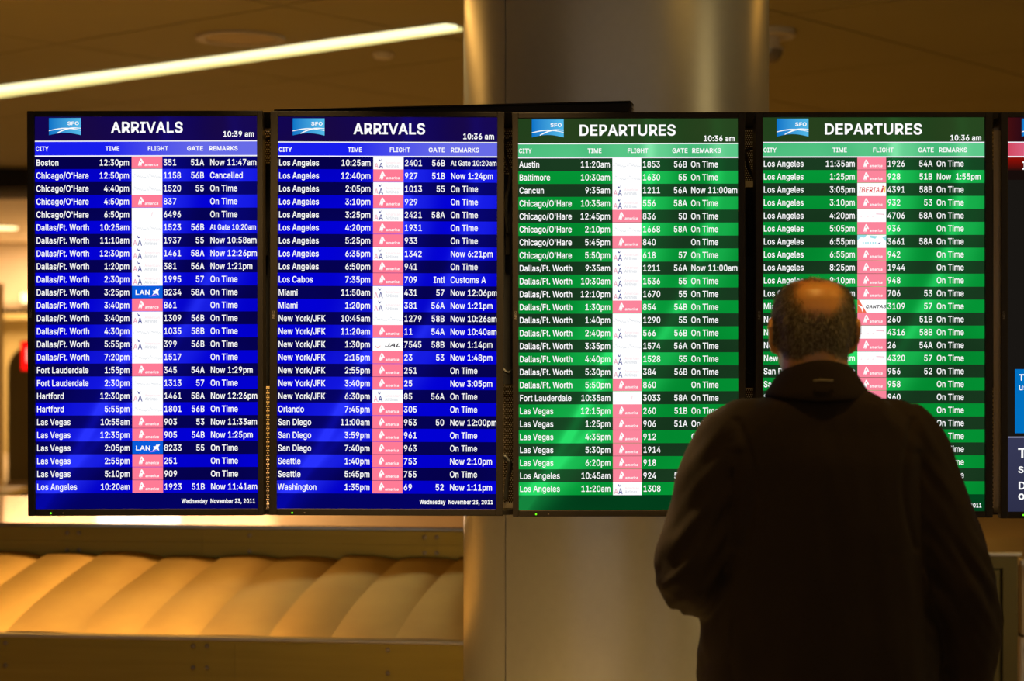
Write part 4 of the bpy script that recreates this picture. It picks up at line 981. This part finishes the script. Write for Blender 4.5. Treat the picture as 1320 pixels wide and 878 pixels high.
def shell_display(cfg):
    x0, x1, y0, y1 = cfg['outer']; roll = R(cfg.get('roll', 0))
    cx, cy = (x0 + x1) / 2, (y0 + y1) / 2
    h2 = (y1 - y0) / 2 * S
    loc = (P(cx, cy, D0) + Matrix.Rotation(roll, 3, 'Y') @ Vector((0, 0, -h2)))
    root = thing('information_display', cfg['label'], 'display', loc, (0, roll, 0), 'portrait flight displays in a row')
    a0, a1, b0, b1 = cfg['disp']
    f = lambda x: (x - cx) * S
    g = lambda y: (y1 - y) * S
    bm = bmesh.new()
    fr = .009
    box(bm, f(x0), f(a0) , -fr, .02, 0, g(y0), bevel=.002); box(bm, f(a1), f(x1), -fr, .02, 0, g(y0), bevel=.002)
    box(bm, f(a0), f(a1), -fr, .02, g(b0), g(y0), bevel=.002); box(bm, f(a0), f(a1), -fr, .02, 0, g(b1), bevel=.002)
    bez = obj('bezel', bm, M_bezel, root)
    bm = bmesh.new(); box(bm, f(x0) + .004, f(x1) - .004, .02, .085, .006, g(y0) - .006, bevel=.006); box(bm, f(x0) + .10, f(x1) - .10, .085, .10, .25, g(y0) - .25, bevel=.004)
    obj('back_housing', bm, M_bezel, root)
    scr = obj('screen_panel', newbox(f(a0), f(a1), .0005, .015, g(b1), g(b0)), LCD, root)
    t = Flat(cx, y1); t.text('NEC', cfg['mark'][0], cfg['mark'][1] + 6.5, 3.0, mat('bezel_lettering', (.13, .11, .09), .5) if 'bezel_lettering' not in bpy.data.materials else bpy.data.materials['bezel_lettering'], width=10.5, rot=True, d=fr / .0004 + 1)
    t.build('maker_mark', bez)
    for k, (dx, m_) in enumerate(((cfg['led'][0], 'led_green'), (cfg['led'][0] + 16, 'sensor_window'))):
        mm = bpy.data.materials.get(m_) or (glow('led_green', (120, 255, 30), 1.1) if k == 0 else mat('sensor_window', (.10, .08, .07), .2))
        bm = bmesh.new(); lathe(bm, [(.0026 - k * .0006, 0), (.0022, .0012), (.0005, .0016)], 12)
        bmesh.ops.transform(bm, matrix=Matrix.Translation((f(dx), -fr, g(cfg['led'][1]))) @ Matrix.Rotation(R(90), 4, 'X'), verts=bm.verts)
        obj('power_light' if k == 0 else 'sensor', bm, mm, root)
    return root, scr, cx, y1
xs_city = None
def board(cfg):
    root, scr, cx, by = shell_display(cfg)
    a0, a1, b0, b1 = cfg['disp']; C = cfg['pal']; L1, L2 = cfg['lines']
    bd = ramp_x('screen_badge_blue', (8, 116, 200), (84, 186, 232), (cfg['badge'][0] - cx) * S, (cfg['badge'][2] - cx) * S)
    f = Flat(cx, by); f.rect(a0, b0, a1, L1, C['title']); badge(f, *cfg['badge'], bd)
    f.text(cfg['title'], cfg['tx'][0], cfg['ty'], 14.4, W_TXT, width=cfg['tx'][1] - cfg['tx'][0], bold=True)
    f.text(cfg['clock'], a1 - 3.6, cfg['cy'], 7.4, W_TXT, width=41, align='r', bold=True)
    f.build('title_bar', scr)
    f = Flat(cx, by); f.rect(a0, L1, a1, L2, C['head']); f.rect(a0, L1 - .7, a1, L1 + .7, W_LINE, 2); f.rect(a0, L2 - .8, a1, L2 + .8, W_LINE, 2)
    for s, (u, v) in zip(('CITY', 'TIME', 'FLIGHT', 'GATE', 'REMARKS'), cfg['heads']):
        f.text(s, u, cfg['hy'], 5.9, W_TXT, width=v - u, bold=True)
    f.build('column_header', scr)
    cc, ct, l0, l1, cn, cg, cr = cfg['cols']
    rows = cfg['rows'].split('\n')
    for k, ln in enumerate(rows):
        city, tm, lg, num, gate, rem = ln.split('|')
        yc = cfg['y0'] + 16.72 * k; yt, yb = yc - 8.36, yc + 8.36
        if k == 0: yt = L2 + .8
        f = Flat(cx, by)
        f.rect(a0, yt, a1, yb, C['dark'] if k % 2 == 0 else C['lite'])
        q = dict(cap=8.1, m=W_TXT, xs=XS)
        if city: f.text(city, cc, yc, **q)
        if tm: f.text(tm, ct, yc, align='r', **q)
        if lg: logo(f, lg, l0, yt, l1, yb, C['pink'])
        if num: f.text(num, cn, yc, **q)
        if gate: f.text(gate, cg, yc, align='r', **q)
        if rem.startswith('At Gate'): f.text(rem, cr, yc, 7.0, W_TXT, width=59.6)
        elif rem.strip(): f.text(rem, cr, yc, **q)
        f.build('flight_row', scr)
    yf = cfg['y0'] + 16.72 * len(rows) - 8.36
    f = Flat(cx, by); f.rect(a0, yf, a1, b1, C['foot'])
    if cfg.get('date', True): f.text('Wednesday  November 23, 2011', a1 - 3.6, cfg['fy'], 5.8, W_TXT, width=95, align='r', bold=True)
    f.build('footer_bar', scr)
    return root
XS = 68.6 / (sum(REG[c][0] for c in 'Dallas/Ft. Worth') * 8.1 / CAPH)
board(dict(outer=(36.4, 339.6, 143.4, 664.6), disp=(45.7, 332.2, 150.2, 656), roll=-.14, pal=BL, lines=(181.9, 201), badge=(63.8, 152, 105, 174),
    title='ARRIVALS', tx=(143.7, 237), ty=164.2, clock='10:39 am', cy=173, hy=191.5, heads=((46.6, 63.2), (136.4, 154.8), (190.8, 217.5), (241.5, 262.7), (269.8, 307.3)),
    cols=(47, 167.4, 170.3, 209.7, 210.9, 263.8, 271), rows=S1, y0=209.4, fy=646, mark=(40.6, 403), led=(66, 661),
    label='blue ARRIVALS display listing Boston first, leftmost of the five, clock 10:39 am'))
board(dict(outer=(348.2, 649.2, 144.2, 664.4), disp=(357.9, 640.2, 151, 656), roll=.19, pal=BL, lines=(183.5, 201.8), badge=(376.6, 153, 417.6, 175),
    title='ARRIVALS', tx=(454.8, 547.9), ty=166, clock='10:36 am', cy=175.5, hy=193.2, heads=((358.7, 375.6), (447.6, 466.2), (501.4, 528.2), (551.6, 573.1), (580.1, 617.2)),
    cols=(358.7, 477.6, 480.6, 519.6, 520.7, 573.3, 580.3), rows=S2, y0=210.0, fy=646.8, mark=(353, 405), led=(378, 661.2),
    label='blue ARRIVALS display filled mostly with Los Angeles and New York flights, clock 10:36 am'))
board(dict(outer=(660.6, 960.4, 145.4, 665.6), disp=(668.4, 951.4, 153, 657.4), roll=-.1, pal=GR, lines=(185.2, 203.2), badge=(686, 154, 727, 177),
    title='DEPARTURES', tx=(746.2, 872), ty=167.8, clock='10:36 am', cy=178.6, hy=194.3, heads=((669, 685.7), (757.6, 776), (809, 836), (866.7, 887), (892, 930)),
    cols=(669.4, 787, 789.8, 827, 828.3, 886, 890.6), rows=S3, y0=211.9, fy=649, mark=(664.6, 405), led=(690.5, 662.4), date=False,
    label='green DEPARTURES display listing Austin first, just left of the man, clock 10:36 am'))
board(dict(outer=(973.8, 1278.6, 145, 667), disp=(983.2, 1269, 151.4, 659), roll=-.04, pal=GR, lines=(183.6, 202.3), badge=(1001.4, 153, 1042.3, 176),
    title='DEPARTURES', tx=(1062, 1189.3), ty=166.3, clock='10:36 am', cy=177.7, hy=193.4, heads=((984, 1001), (1073, 1092), (1125, 1152), (1183.5, 1204), (1210, 1247)),
    cols=(984, 1102.4, 1105.2, 1142.3, 1143.6, 1202.2, 1207), rows=S4, y0=210.9, fy=651.6, mark=(978, 405), led=(1004, 663),
    label='green DEPARTURES display listing Los Angeles first, partly hidden behind the man'))
# fifth display, cut by the frame
M_r1 = ramp_x('screen_title_maroon', (70, 14, 14), (34, 8, 20), -.30, -.24)
M_r2 = ramp_x('screen_header_rose', (206, 62, 84), (222, 110, 140), -.30, -.22)
M_r3 = ramp_x('screen_ember', (22, 12, 10), (150, 14, 4), .915, .955, axis=2)
M_r4 = glow('screen_charcoal', (24, 21, 18), 1.0, 'AUTO')
M_r5 = glow('screen_azure', (0, 112, 192), 1.0, 'AUTO')
M_r6 = ramp_x('screen_slate', (44, 46, 72), (54, 56, 84), 0.0, .20, axis=2)
root, scr, cx, by = shell_display(dict(outer=(1288.8, 1592.6, 145, 668), disp=(1298.4, 1583, 151.6, 659.6), mark=(1293, 405), led=(1318, 663.6),
    label='dark red topped display with a blue notice box, cut off by the right edge'))
f = Flat(cx, by); f.rect(1298.4, 151.6, 1583, 183.4, M_r1); badge(f, 1317, 153, 1358, 176, ramp_x('screen_badge_blue', (8, 116, 200), (84, 186, 232), (1317 - cx) * S, (1358 - cx) * S)); f.build('title_bar', scr)
f = Flat(cx, by); f.rect(1298.4, 183.4, 1583, 202, M_r2); f.rect(1298.4, 182.7, 1583, 184, W_LINE, 2); f.rect(1298.4, 201.2, 1583, 202.8, W_LINE, 2); f.build('column_header', scr)
f = Flat(cx, by); f.rect(1298.4, 202.8, 1583, 232, M_r3); f.rect(1298.4, 232, 1583, 563, M_r4); f.text('I', 1317.4, 213.5, 10.5, W_TXT, bold=True); f.build('message_area', scr)
f = Flat(cx, by); f.rect(1308.2, 476, 1575, 558.4, M_r5, 2); f.text('To', 1312.8, 486.5, 8.2, W_TXT, bold=True); f.text('us', 1312.8, 499, 8.2, W_TXT, bold=True, xs=.9); f.build('notice_box', scr)
f = Flat(cx, by); f.rect(1298.4, 563.4, 1583, 659.6, M_r6); f.rect(1298.4, 562.8, 1583, 564.6, glow('screen_rule', (130, 132, 160), 1.0), 2)
f.text('T', 1311.6, 584, 13, W_TXT, bold=True); f.text('S', 1312, 605.5, 8.5, W_TXT, bold=True); f.text('D', 1312, 626, 10, W_TXT, bold=True); f.text('o', 1312, 639, 10.4, W_TXT, bold=True); f.build('notice_panel', scr)

# ================================================================ mounting frame behind the displays
fr = thing('mounting_frame', 'black steel mounting frame with perforated strips seen in the gaps between displays', 'frame', (0, 4.93, 0))
z = lambda py, D=4.95: CAM + (439 - py) * D / F
xg = lambda px, D=4.95: (px - 660) * D / F
obj('top_rail', newbox(xg(60), xg(1560), -.03, .02, z(168), z(147.5), bevel=.003), M_rack, fr)
obj('bottom_rail', newbox(xg(60), xg(1560), -.03, .02, z(661.5), z(655), bevel=.002), M_rack, fr)
def perf(x0, x1, z0, z1, name='perforated_strip'):
    cs = .0060; nx = max(1, round((x1 - x0) / cs)); nz = round((z1 - z0) / cs); bm = bmesh.new(); r = .0019
    for j in range(nz):
        off = (j % 2) * cs / 2
        for i in range(nx):
            cx_, cz_ = x0 + (i + .5) * cs + off, z0 + (j + .5) * cs
            o_ = [bm.verts.new((cx_ + a * cs / 2, 0, cz_ + b * cs / 2)) for a, b in ((1, 0), (1, 1), (0, 1), (-1, 1), (-1, 0), (-1, -1), (0, -1), (1, -1))]
            n_ = [bm.verts.new((cx_ + r * math.cos(R(45 * q)), 0, cz_ + r * math.sin(R(45 * q)))) for q in range(8)]
            for q in range(8): bm.faces.new((o_[q], o_[(q + 1) % 8], n_[(q + 1) % 8], n_[q]))
    return obj(name, bm, M_perf, fr)
for k, (g0, g1, t1, b0, bb) in enumerate(((338, 351, 212, 498, 656), (648, 663, 226, 496, 648), (958, 977, 234, 500, 655), (1277, 1291, 222, 500, 657))):
    X0, X1 = xg(g0), xg(g1)
    perf(X0, X1, z(t1), z(168)); perf(X0, X1, z(bb), z(b0))
    obj('back_plate', newbox(X0 - .01, X1 + .01, 0, .012, z(b0), z(t1 + (8 if k > 1 else 0)), bevel=.002), M_black, fr)
    obj('hinge_block', newbox(X0 + .008, X0 + .02, -.02, 0, z(330), z(300), bevel=.002), M_rack, fr)
    y_ = {0: 184, 1: 184, 2: 195, 3: 0}[k]
    if y_:
        bm = bmesh.new(); tube(bm, catmull([(X0 - .03, -.012, z(y_ + 6)), (X0 + .008, -.015, z(y_)), (X1 - .004, -.012, z(y_ - 4)), (X1 + .03, -.012, z(y_ - 6))], 4), .0045, 8); obj('cable', bm, M_cable, fr, True)
    if k in (1, 2):
        bm = bmesh.new(); tube(bm, catmull([(X0 + .002, -.010, z(y_ + 4)), (X0 + .012, -.02, z(y_ + 26)), (X1 - .010, -.02, z(y_ + 44)), (X0 + .010, -.02, z(y_ + 80)), (X0 + .014, -.02, z(300))], 5), .0048, 8); obj('cable', bm, M_cable, fr, True)
        bm = bmesh.new(); tube(bm, catmull([(X0 - .01, -.010, z(470)), (X0 + .012, -.02, z(480)), (X1 - .006, -.02, z(478)), (X1 + .02, -.02, z(474))], 5), .004, 8); obj('cable', bm, M_cable, fr, True)
        bm = bmesh.new(); tube(bm, catmull([(X0 + .006, -.010, z(588)), (X1 - .012, -.02, z(598)), (X0 + .012, -.02, z(620)), (X0 + .009, -.02, z(640))], 5), .007, 8); obj('cable', bm, M_cable, fr, True)
for zz in (1.34, 1.98):
    obj('wall_arm', newbox(CX - .17, CX + .17, .02, .225, zz - .03, zz + .03, bevel=.004), M_rack, fr)

# angled equipment tray on top of the frame
a_ = P(811, 131.8, 4.93); tz = R(-11.0)
tr = thing('equipment_tray', 'long black equipment tray set at an angle, rising above the gap between arrivals and departures', 'tray', (a_.x, 4.93, 0), (0, 0, tz))
tr.location.z = a_.z
obj('tray_body', newbox(-1.0, 0, 0, .072, -.026, 0, bevel=.003), M_tray, tr)
obj('lid', newbox(-1.003, .003, -.003, .075, 0, .004), M_tray, tr)
obj('end_cap', newbox(0, .004, .004, .068, -.025, -.002), M_tray, tr)
bm = bmesh.new()
for q in (-.008, -.018): box(bm, .004, .007, .028, .044, q - .004, q + .002)
obj('vent_slots', bm, M_bolt, tr)
# ================================================================ the man
PX, PY = 390.0 * 3.9 / F, 3.9
man = thing('person', 'balding man in a dark brown jacket seen from behind, looking up at the departures displays', 'person', (PX, PY, 0))
def ring(hw, yc, hd, z, xc=0, n=28, p=2.2):
    out = []
    for i in range(n):
        a = 2 * math.pi * i / n; c, s = math.cos(a), math.sin(a)
        out.append((xc + hw * math.copysign(abs(c) ** (2 / p), c), yc + hd * math.copysign(abs(s) ** (2 / p), s), z))
    return out
HC = Vector((-.003, 0, 1.645))
SKIN_A = (.58, .27, .06)

# ---- body: head, neck, trunk, arms, hands, legs in one surface
bm = bmesh.new()
prof = [(1.490, .022, .070, .022), (1.500, .036, .058, .040), (1.520, .054, .044, .062), (1.55, .068, .026, .084), (1.58, .076, .010, .099), (1.61, .081, .003, .105), (1.64, .0855, -.001, .106),
        (1.665, .0865, -.004, .104), (1.69, .081, -.007, .096), (1.708, .070, -.008, .083), (1.721, .052, -.008, .063), (1.729, .030, -.008, .036), (1.732, .010, -.008, .012)]
loft(bm, [ring(hw, yc, hd, z_, HC.x, p=2.1) for z_, hw, yc, hd in prof])
lathe(bm, [(.078, 1.40), (.073, 1.46), (.070, 1.50), (.071, 1.54), (.070, 1.60)], 24, (HC.x, -.018, 0))
def blob(c, r, n=14):
    loft(bm, [[(c[0] + r[0] * math.sin(ph) * math.cos(2 * math.pi * i / n), c[1] + r[1] * math.sin(ph) * math.sin(2 * math.pi * i / n), c[2] + r[2] * math.cos(ph)) for i in range(n)] for ph in [R(q) for q in (4, 25, 50, 75, 100, 130, 155, 176)][::-1]])
blob((HC.x, .110, 1.608), (.013, .020, .024)); blob((HC.x, .104, 1.64), (.010, .012, .028))          # nose
blob((HC.x, .096, 1.560), (.026, .012, .007)); blob((HC.x, .093, 1.551), (.022, .012, .007))         # lips
blob((HC.x - .032, .090, 1.664), (.024, .014, .008)); blob((HC.x + .032, .090, 1.664), (.024, .014, .008))   # brow
blob((HC.x, .082, 1.512), (.025, .020, .016))                                                        # chin
for s in (-1, 1):                                                                                    # ears: shell with a rim and a lobe
    pts = [(HC.x + s * (.083 + o), y_, z_) for o, y_, z_ in ((.0, .012, 1.575), (.004, .004, 1.582), (.008, -.008, 1.594), (.0115, -.018, 1.612), (.013, -.022, 1.628), (.012, -.016, 1.641), (.007, -.002, 1.646), (.003, .008, 1.640))]
    tube(bm, pts, [.006, .007, .0065, .006, .006, .006, .0055, .005], 10)
    blob((HC.x + s * .0865, -.003, 1.612), (.006, .015, .026)); blob((HC.x + s * .086, .004, 1.583), (.006, .009, .010))
loft(bm, [ring(hw, yc, hd, z_, .01) for z_, hw, yc, hd in ((.78, .17, 0, .12), (.86, .20, 0, .14), (.98, .205, .01, .15), (1.10, .20, .01, .145), (1.25, .195, .0, .13), (1.36, .185, 0, .115), (1.42, .14, -.005, .09), (1.46, .08, -.01, .07))])
LS, LE, LW = Vector((-.175, 0, 1.375)), Vector((-.262, -.04, 1.085)), Vector((-.135, .20, 1.10))
RS, RE, RW = Vector((.19, 0, 1.375)), Vector((.295, -.03, 1.085)), Vector((.318, .055, .845))
tube(bm, [LS, (LS + LE) / 2, LE], [.055, .048, .042], 16); tube(bm, [LE, (LE + LW) / 2, LW], [.042, .038, .028], 16)
tube(bm, [RS, (RS + RE) / 2, RE], [.055, .048, .042], 16); tube(bm, [RE, (RE + RW) / 2, RW], [.042, .038, .028], 16)
def hand(W, d, side, thumb):
    """W wrist, d pointing to the fingertips, side across the palm towards the thumb"""
    d = d.normalized(); side = (side - d * side.dot(d)).normalized(); nrm = d.cross(side)
    if thumb < 0: nrm = -nrm
    for k in range(4):
        o_ = side * (.030 - .020 * k)
        tube(bm, [W + o_ * .5, W + d * .045 + o_ * .9, W + d * .092 + o_], [.014, .0145, .0115], 10, 1.0)
        L = (.070, .080, .074, .058)[k]; base = W + d * .092 + o_ * 1.1
        c1_, c2_ = base + d * L * .45 + nrm * .006, base + d * L * .78 + nrm * .022
        tube(bm, [base, c1_, c2_, base + d * L * .92 + nrm * .040], [.0095, .0088, .0082, .0072], 10)
    b_ = W + d * .025 + side * .022
    tube(bm, [b_, b_ + d * .030 + side * .026 + nrm * .008, b_ + d * .058 + side * .034 + nrm * .018, b_ + d * .078 + side * .034 + nrm * .026], [.014, .0115, .0100, .0085], 10)
hand(LW, Vector((.35, .92, -.05)), Vector((.2, 0, 1)), 1)
hand(RW, Vector((.02, .10, -1)), Vector((0, 1, .1)), 1)
for s, hx in ((-1, -.10), (1, .12)):
    tube(bm, [(hx, 0, .84), (hx + s * .012, 0, .48), (hx + s * .02, -.01, .12)], [.088, .056, .040], 18)
    tube(bm, [(hx + s * .02, -.03, .055), (hx + s * .03, .08, .045), (hx + s * .035, .15, .035)], [.036, .036, .028], 14)
me = fuse(bm, .0055, 4)
mk = me.attributes.new('hair_mask', 'FLOAT', 'POINT')
def bald(p):
    d = math.sqrt(((p.x - HC.x) / .060) ** 2 + ((p.z - 1.697) / .050) ** 2)
    d += .16 * noise.noise(p * 45)
    f = min(1, max(0, (d - .62) / .55)) if p.y < .01 else min(1, max(0, (d - .9) / .5)) * .5
    top = .45 * max(0, 1 - abs(p.z - 1.731) / .014)
    return max(f, top) if p.y < .01 else min(1, f)
def hairline(p):
    """1 inside the haired scalp, 0 on face and neck"""
    if p.z < 1.545: return 0
    lim = 1.566 + (.010 * math.cos(p.x * 60)) + (0 if p.y < -.03 else (p.y + .03) * .9)
    v = min(1, max(0, (p.z - lim) / .010))
    if p.y > .055 and p.z < 1.70: v = 0
    if p.y > .02 and p.z < 1.66: v *= max(0, 1 - (p.y - .02) / .03)
    if abs(p.x - HC.x) > .0885: v = 0
    return v
for v in me.vertices:
    p = v.co
    mk.data[v.index].value = hairline(p) * bald(p) if p.z > 1.5 else 0
M_skin = mat('skin', SKIN_A, .42, nscale=60, namt=.12, bump=.08, bscale=500)
nt = M_skin.node_tree; b = nt.nodes['Principled BSDF']; b.inputs['Subsurface Weight'].default_value = .15; b.inputs['Subsurface Scale'].default_value = .01
at_ = nt.nodes.new('ShaderNodeAttribute'); at_.attribute_name = 'hair_mask'
mx = nt.nodes.new('ShaderNodeMix'); mx.data_type = 'RGBA'; mx.inputs[7].default_value = (.075, .054, .022, 1)
src = b.inputs['Base Color'].links[0].from_socket
nt.links.new(src, mx.inputs[6])
nt.links.new(math_node(nt, 'MULTIPLY', at_.outputs['Fac'], .93), mx.inputs[0]); nt.links.new(mx.outputs[2], b.inputs['Base Color'])
body = link('body', me, M_skin, man, True)
# eyes and brows
for s in (-1, 1):
    bm = bmesh.new(); lathe(bm, [(.001, -.011), (.008, -.008), (.0112, 0), (.008, .008), (.001, .011)], 16, (HC.x + s * .032, .0885, 1.640)); obj('eye', bm, mat('eye_white', (.7, .66, .6), .2), body, True)
# ---- hair: short strands on the scalp, thinning into the bald crown
rnd = random.Random(7)
sv = []; sf = []; sm = []
cand = [p for p in me.polygons if p.center.z > 1.53 and hairline(p.center) > .05]
wsum = []; acc = 0
for p in cand:
    acc += p.area; wsum.append(acc)
import bisect
N = 26000
for _ in range(N):
    p = cand[min(len(cand) - 1, bisect.bisect(wsum, rnd.random() * acc))]
    c = p.center + Vector((rnd.uniform(-1, 1), rnd.uniform(-1, 1), rnd.uniform(-1, 1))) * .003
    dens = hairline(c) * bald(c) ** 1.3
    if rnd.random() > dens: continue
    n = p.normal
    down = Vector((0, 0, -1)) - n * (-n.z)
    if down.length < .1: down = Vector((0, .5, .1))
    down.normalize()
    sw = n.cross(down) * rnd.uniform(-.55, .55)
    L = rnd.uniform(.006, .0115) * (.75 if c.z < 1.58 else 1)
    base = c - n * .001
    d1 = (n * .55 + down * .8 + sw).normalized(); d2 = (n * .18 + down + sw * 1.3).normalized()
    m_ = base + d1 * L * .5; tip = m_ + d2 * L * .5
    wv = d1.cross(n).normalized() * rnd.uniform(.0004, .0007)
    i = len(sv); sv += [base - wv, base + wv, m_ + wv * .8, m_ - wv * .8, tip]
    sf += [(i, i + 1, i + 2, i + 3), (i + 3, i + 2, i + 4)]
    k = 0 if rnd.random() < .60 else 1
    sm += [k, k]
hm = bpy.data.meshes.new('hair'); hm.from_pydata(sv, [], sf)
for p, k in zip(hm.polygons, sm): p.material_index = k
hair = link('hair', hm, [mat('hair_brown_grey', (.075, .057, .024), .6, spec=.2), mat('hair_grey', (.30, .25, .13), .6, spec=.2)], man)
hair['kind'] = 'stuff'

# ---- jacket
bm = bmesh.new()
TR = [(.760, .250, .020, .162), (.80, .254, .02, .166), (.90, .258, .02, .170), (1.0, .256, .02, .172), (1.10, .250, .02, .170), (1.20, .244, .015, .163), (1.28, .240, .01, .154), (1.345, .234, .003, .142),
      (1.385, .222, -.002, .130), (1.412, .208, -.006, .120), (1.436, .188, -.010, .112), (1.456, .162, -.014, .102), (1.474, .134, -.018, .092), (1.490, .104, -.02, .082), (1.502, .084, -.02, .074)]
loft(bm, [ring(hw, yc, hd, z_, .012, 40, 2.5) for z_, hw, yc, hd in TR])
# shoulders
def arm(pts, rad): tube(bm, catmull(pts, 5), [rad[0] + (rad[-1] - rad[0]) * 0 for _ in range(1)] if 0 else _interp(rad, 5), 22)
def _interp(r, k):
    out = []
    for a, b_ in zip(r, r[1:]): out += [a + (b_ - a) * j / k for j in range(k)]
    return out + [r[-1]]
arm([(-.10, 0, 1.420), (-.172, -.004, 1.386), (-.207, -.008, 1.31), (-.241, -.022, 1.20), (-.268, -.038, 1.105)], [.062, .080, .083, .083, .080])
arm([(-.266, -.038, 1.095), (-.235, .045, 1.088), (-.19, .125, 1.098), (-.145, .19, 1.105)], [.080, .078, .066, .055])
arm([(.12, 0, 1.420), (.190, -.004, 1.384), (.226, -.008, 1.31), (.262, -.020, 1.20), (.296, -.030, 1.085)], [.062, .082, .084, .083, .081])
arm([(.296, -.030, 1.088), (.318, -.012, 1.00), (.326, .018, .925), (.325, .048, .862)], [.081, .079, .073, .062])
jm = fuse(bm, .0075, 5)
def seam_d(p):
    # armhole seams and the yoke seam, as soft grooves in the cloth
    dd_ = 1e9
    for s, xs_ in ((-1, -.176), (1, .196)):
        if p.y < .06 and 1.16 < p.z < 1.44:
            xx = xs_ + s * (.030 * math.sin((p.z - 1.16) / .28 * math.pi) * -1)
            dd_ = min(dd_, abs(p.x - xx))
    return dd_
nrm = [v.normal.copy() for v in jm.vertices]
for v, n in zip(jm.vertices, nrm):
    p = v.co.copy(); h = 0
    xr = p.x - .012
    if abs(xr) < .20:                                         # back: long shallow vertical folds that hang from the shoulder blades
        h += .0075 * noise.noise(Vector((p.x * 15, p.y * 5, p.z * 2.4 + 3))) * min(1, max(0, (1.46 - p.z) / .1))
        h += .0022 * noise.noise(Vector((p.x * 34 + p.z * 6, p.y * 8, p.z * 7)))
    else:                                                     # sleeves: slanting creases, stronger at the elbows
        k = .006 + .007 * math.exp(-((p.z - 1.10) / .10) ** 2)
        h += k * noise.noise(Vector((p.x * 12, p.y * 12, p.z * 26 + abs(p.x) * 34)))
        h += .003 * noise.noise(Vector((p.x * 30, p.y * 30, p.z * 14)))
    h += .0035 * noise.noise(Vector((p.x * 9, p.y * 9, p.z * 9 + 11)))
    sd = seam_d(p)
    h -= .006 * math.exp(-(sd / .007) ** 2)
    if 1.37 < p.z < 1.47 and p.y < 0: h += .003 * math.exp(-((abs(xr) - .10 - (1.47 - p.z) * .9) / .02) ** 2)
    v.co = p + n * h
M_jack = mat('jacket_cloth', (.0185, .0125, .0080), .85, nscale=260, namt=.22, bump=.25, bscale=900)
M_jack.node_tree.nodes['Principled BSDF'].inputs['Specular IOR Level'].default_value = .12
jk = link('jacket', jm, M_jack, man, True)
# hem band, collar, hanger loop
bm = bmesh.new(); loft(bm, [ring(a, .02, b_, z_, .012, 48, 2.5) for a, b_, z_ in ((.248, .160, .752), (.254, .166, .756), (.256, .168, .80), (.252, .164, .806))]); obj('hem_band', bm, M_jack, jk, True)
bm = bmesh.new()
def cring(hw, hd, z_, yc, back, n=44, front=.0):
    out = []
    for i in range(n):
        a = 2 * math.pi * i / n; c, s = math.cos(a), math.sin(a)
        zz = z_ + back * max(0, -s) ** 1.5 - front * max(0, s)
        out.append((HC.x + .004 + hw * c, yc + hd * s, zz))
    return out
#           half width, half depth, z at the sides, y centre, extra height at the back
CR = [(.070, .074, 1.470, -.010, .0, ), (.074, .080, 1.505, -.012, .014), (.0735, .082, 1.528, -.014, .022), (.0755, .084, 1.534, -.015, .025), (.0800, .0875, 1.530, -.016, .026), (.0880, .094, 1.518, -.018, .017),
      (.0985, .101, 1.503, -.020, .006), (.1080, .107, 1.490, -.022, -.004), (.1100, .108, 1.485, -.022, -.008), (.105, .103, 1.483, -.022, -.008)]
loft(bm, [cring(a, b_, z_, yc, bk, front=.03) for a, b_, z_, yc, bk in CR], cap=False)
bmesh.ops.recalc_face_normals(bm, faces=bm.faces)
for v in bm.verts:
    v.co += Vector((0, 0, 1)) * .0016 * noise.noise(v.co * 30) + Vector((v.co.x, v.co.y, 0)).normalized() * .0018 * noise.noise(v.co * 24)
col_ = obj('collar', bm, mat('collar_cloth', (.0155, .0100, .0062), .85, spec=.12, nscale=260, namt=.2, bump=.25, bscale=900), jk, True)
ss = col_.modifiers.new('t', 'SOLIDIFY'); ss.thickness = .004; ss.offset = 0
sb_ = col_.modifiers.new('u', 'SUBSURF'); sb_.levels = 1; sb_.render_levels = 1
bm = bmesh.new()
lz = CAM + (439 - 490.5) * 3.79 / F
tube(bm, catmull([(-.022, -.131, lz), (-.014, -.1345, lz + .001), (-.003, -.135, lz + .001), (.009, -.1335, lz), (.015, -.130, lz)], 4), .0027, 8); lo_ = obj('hanger_loop', bm, mat('loop_tape', (.10, .085, .05), .7), jk, True); lo_['label'] = 'pale hanger loop'
# ---- trousers and shoes
bm = bmesh.new()
loft(bm, [ring(a, .01, b_, z_, .012, 32, 2.3) for a, b_, z_ in ((.18, .12, .74), (.20, .14, .80), (.205, .145, .92), (.20, .14, .98))])
for s, hx in ((-1, -.10), (1, .12)):
    tube(bm, catmull([(hx, 0, .80), (hx + s * .012, 0, .48), (hx + s * .02, -.012, .16), (hx + s * .021, -.012, .085)], 5), _interp([.105, .086, .068, .068], 5), 22)
tm_ = fuse(bm, .009, 5)
for v in tm_.vertices: v.co += v.normal * .004 * noise.noise(Vector((v.co.x * 16, v.co.y * 16, v.co.z * 9)))
link('trousers', tm_, mat('trouser_cloth', (.018, .018, .022), .8, nscale=200, namt=.2), man, True)
M_shoe = mat('shoe_leather', (.012, .009, .007), .35)
for s, hx in ((-1, -.10), (1, .12)):
    bm = bmesh.new()
    loft(bm, [ring(a, .058, b_, z_, hx + s * .028, 28, 2.4) for a, b_, z_ in ((.048, .138, .018), (.050, .142, .030), (.048, .138, .050))])
    loft(bm, [ring(a, yc, b_, z_, hx + s * .026, 28, 2.2) for a, yc, b_, z_ in ((.046, .055, .134, .046), (.044, .045, .118, .066), (.042, .010, .080, .086), (.043, -.012, .056, .110))])
    sh = obj('shoe', bm, M_shoe, man, True)
    bm = bmesh.new(); loft(bm, [ring(a, .058, b_, z_, hx + s * .028, 28, 2.4) for a, b_, z_ in ((.050, .140, 0), (.052, .145, .004), (.051, .143, .020))]); obj('sole', bm, M_black, sh)
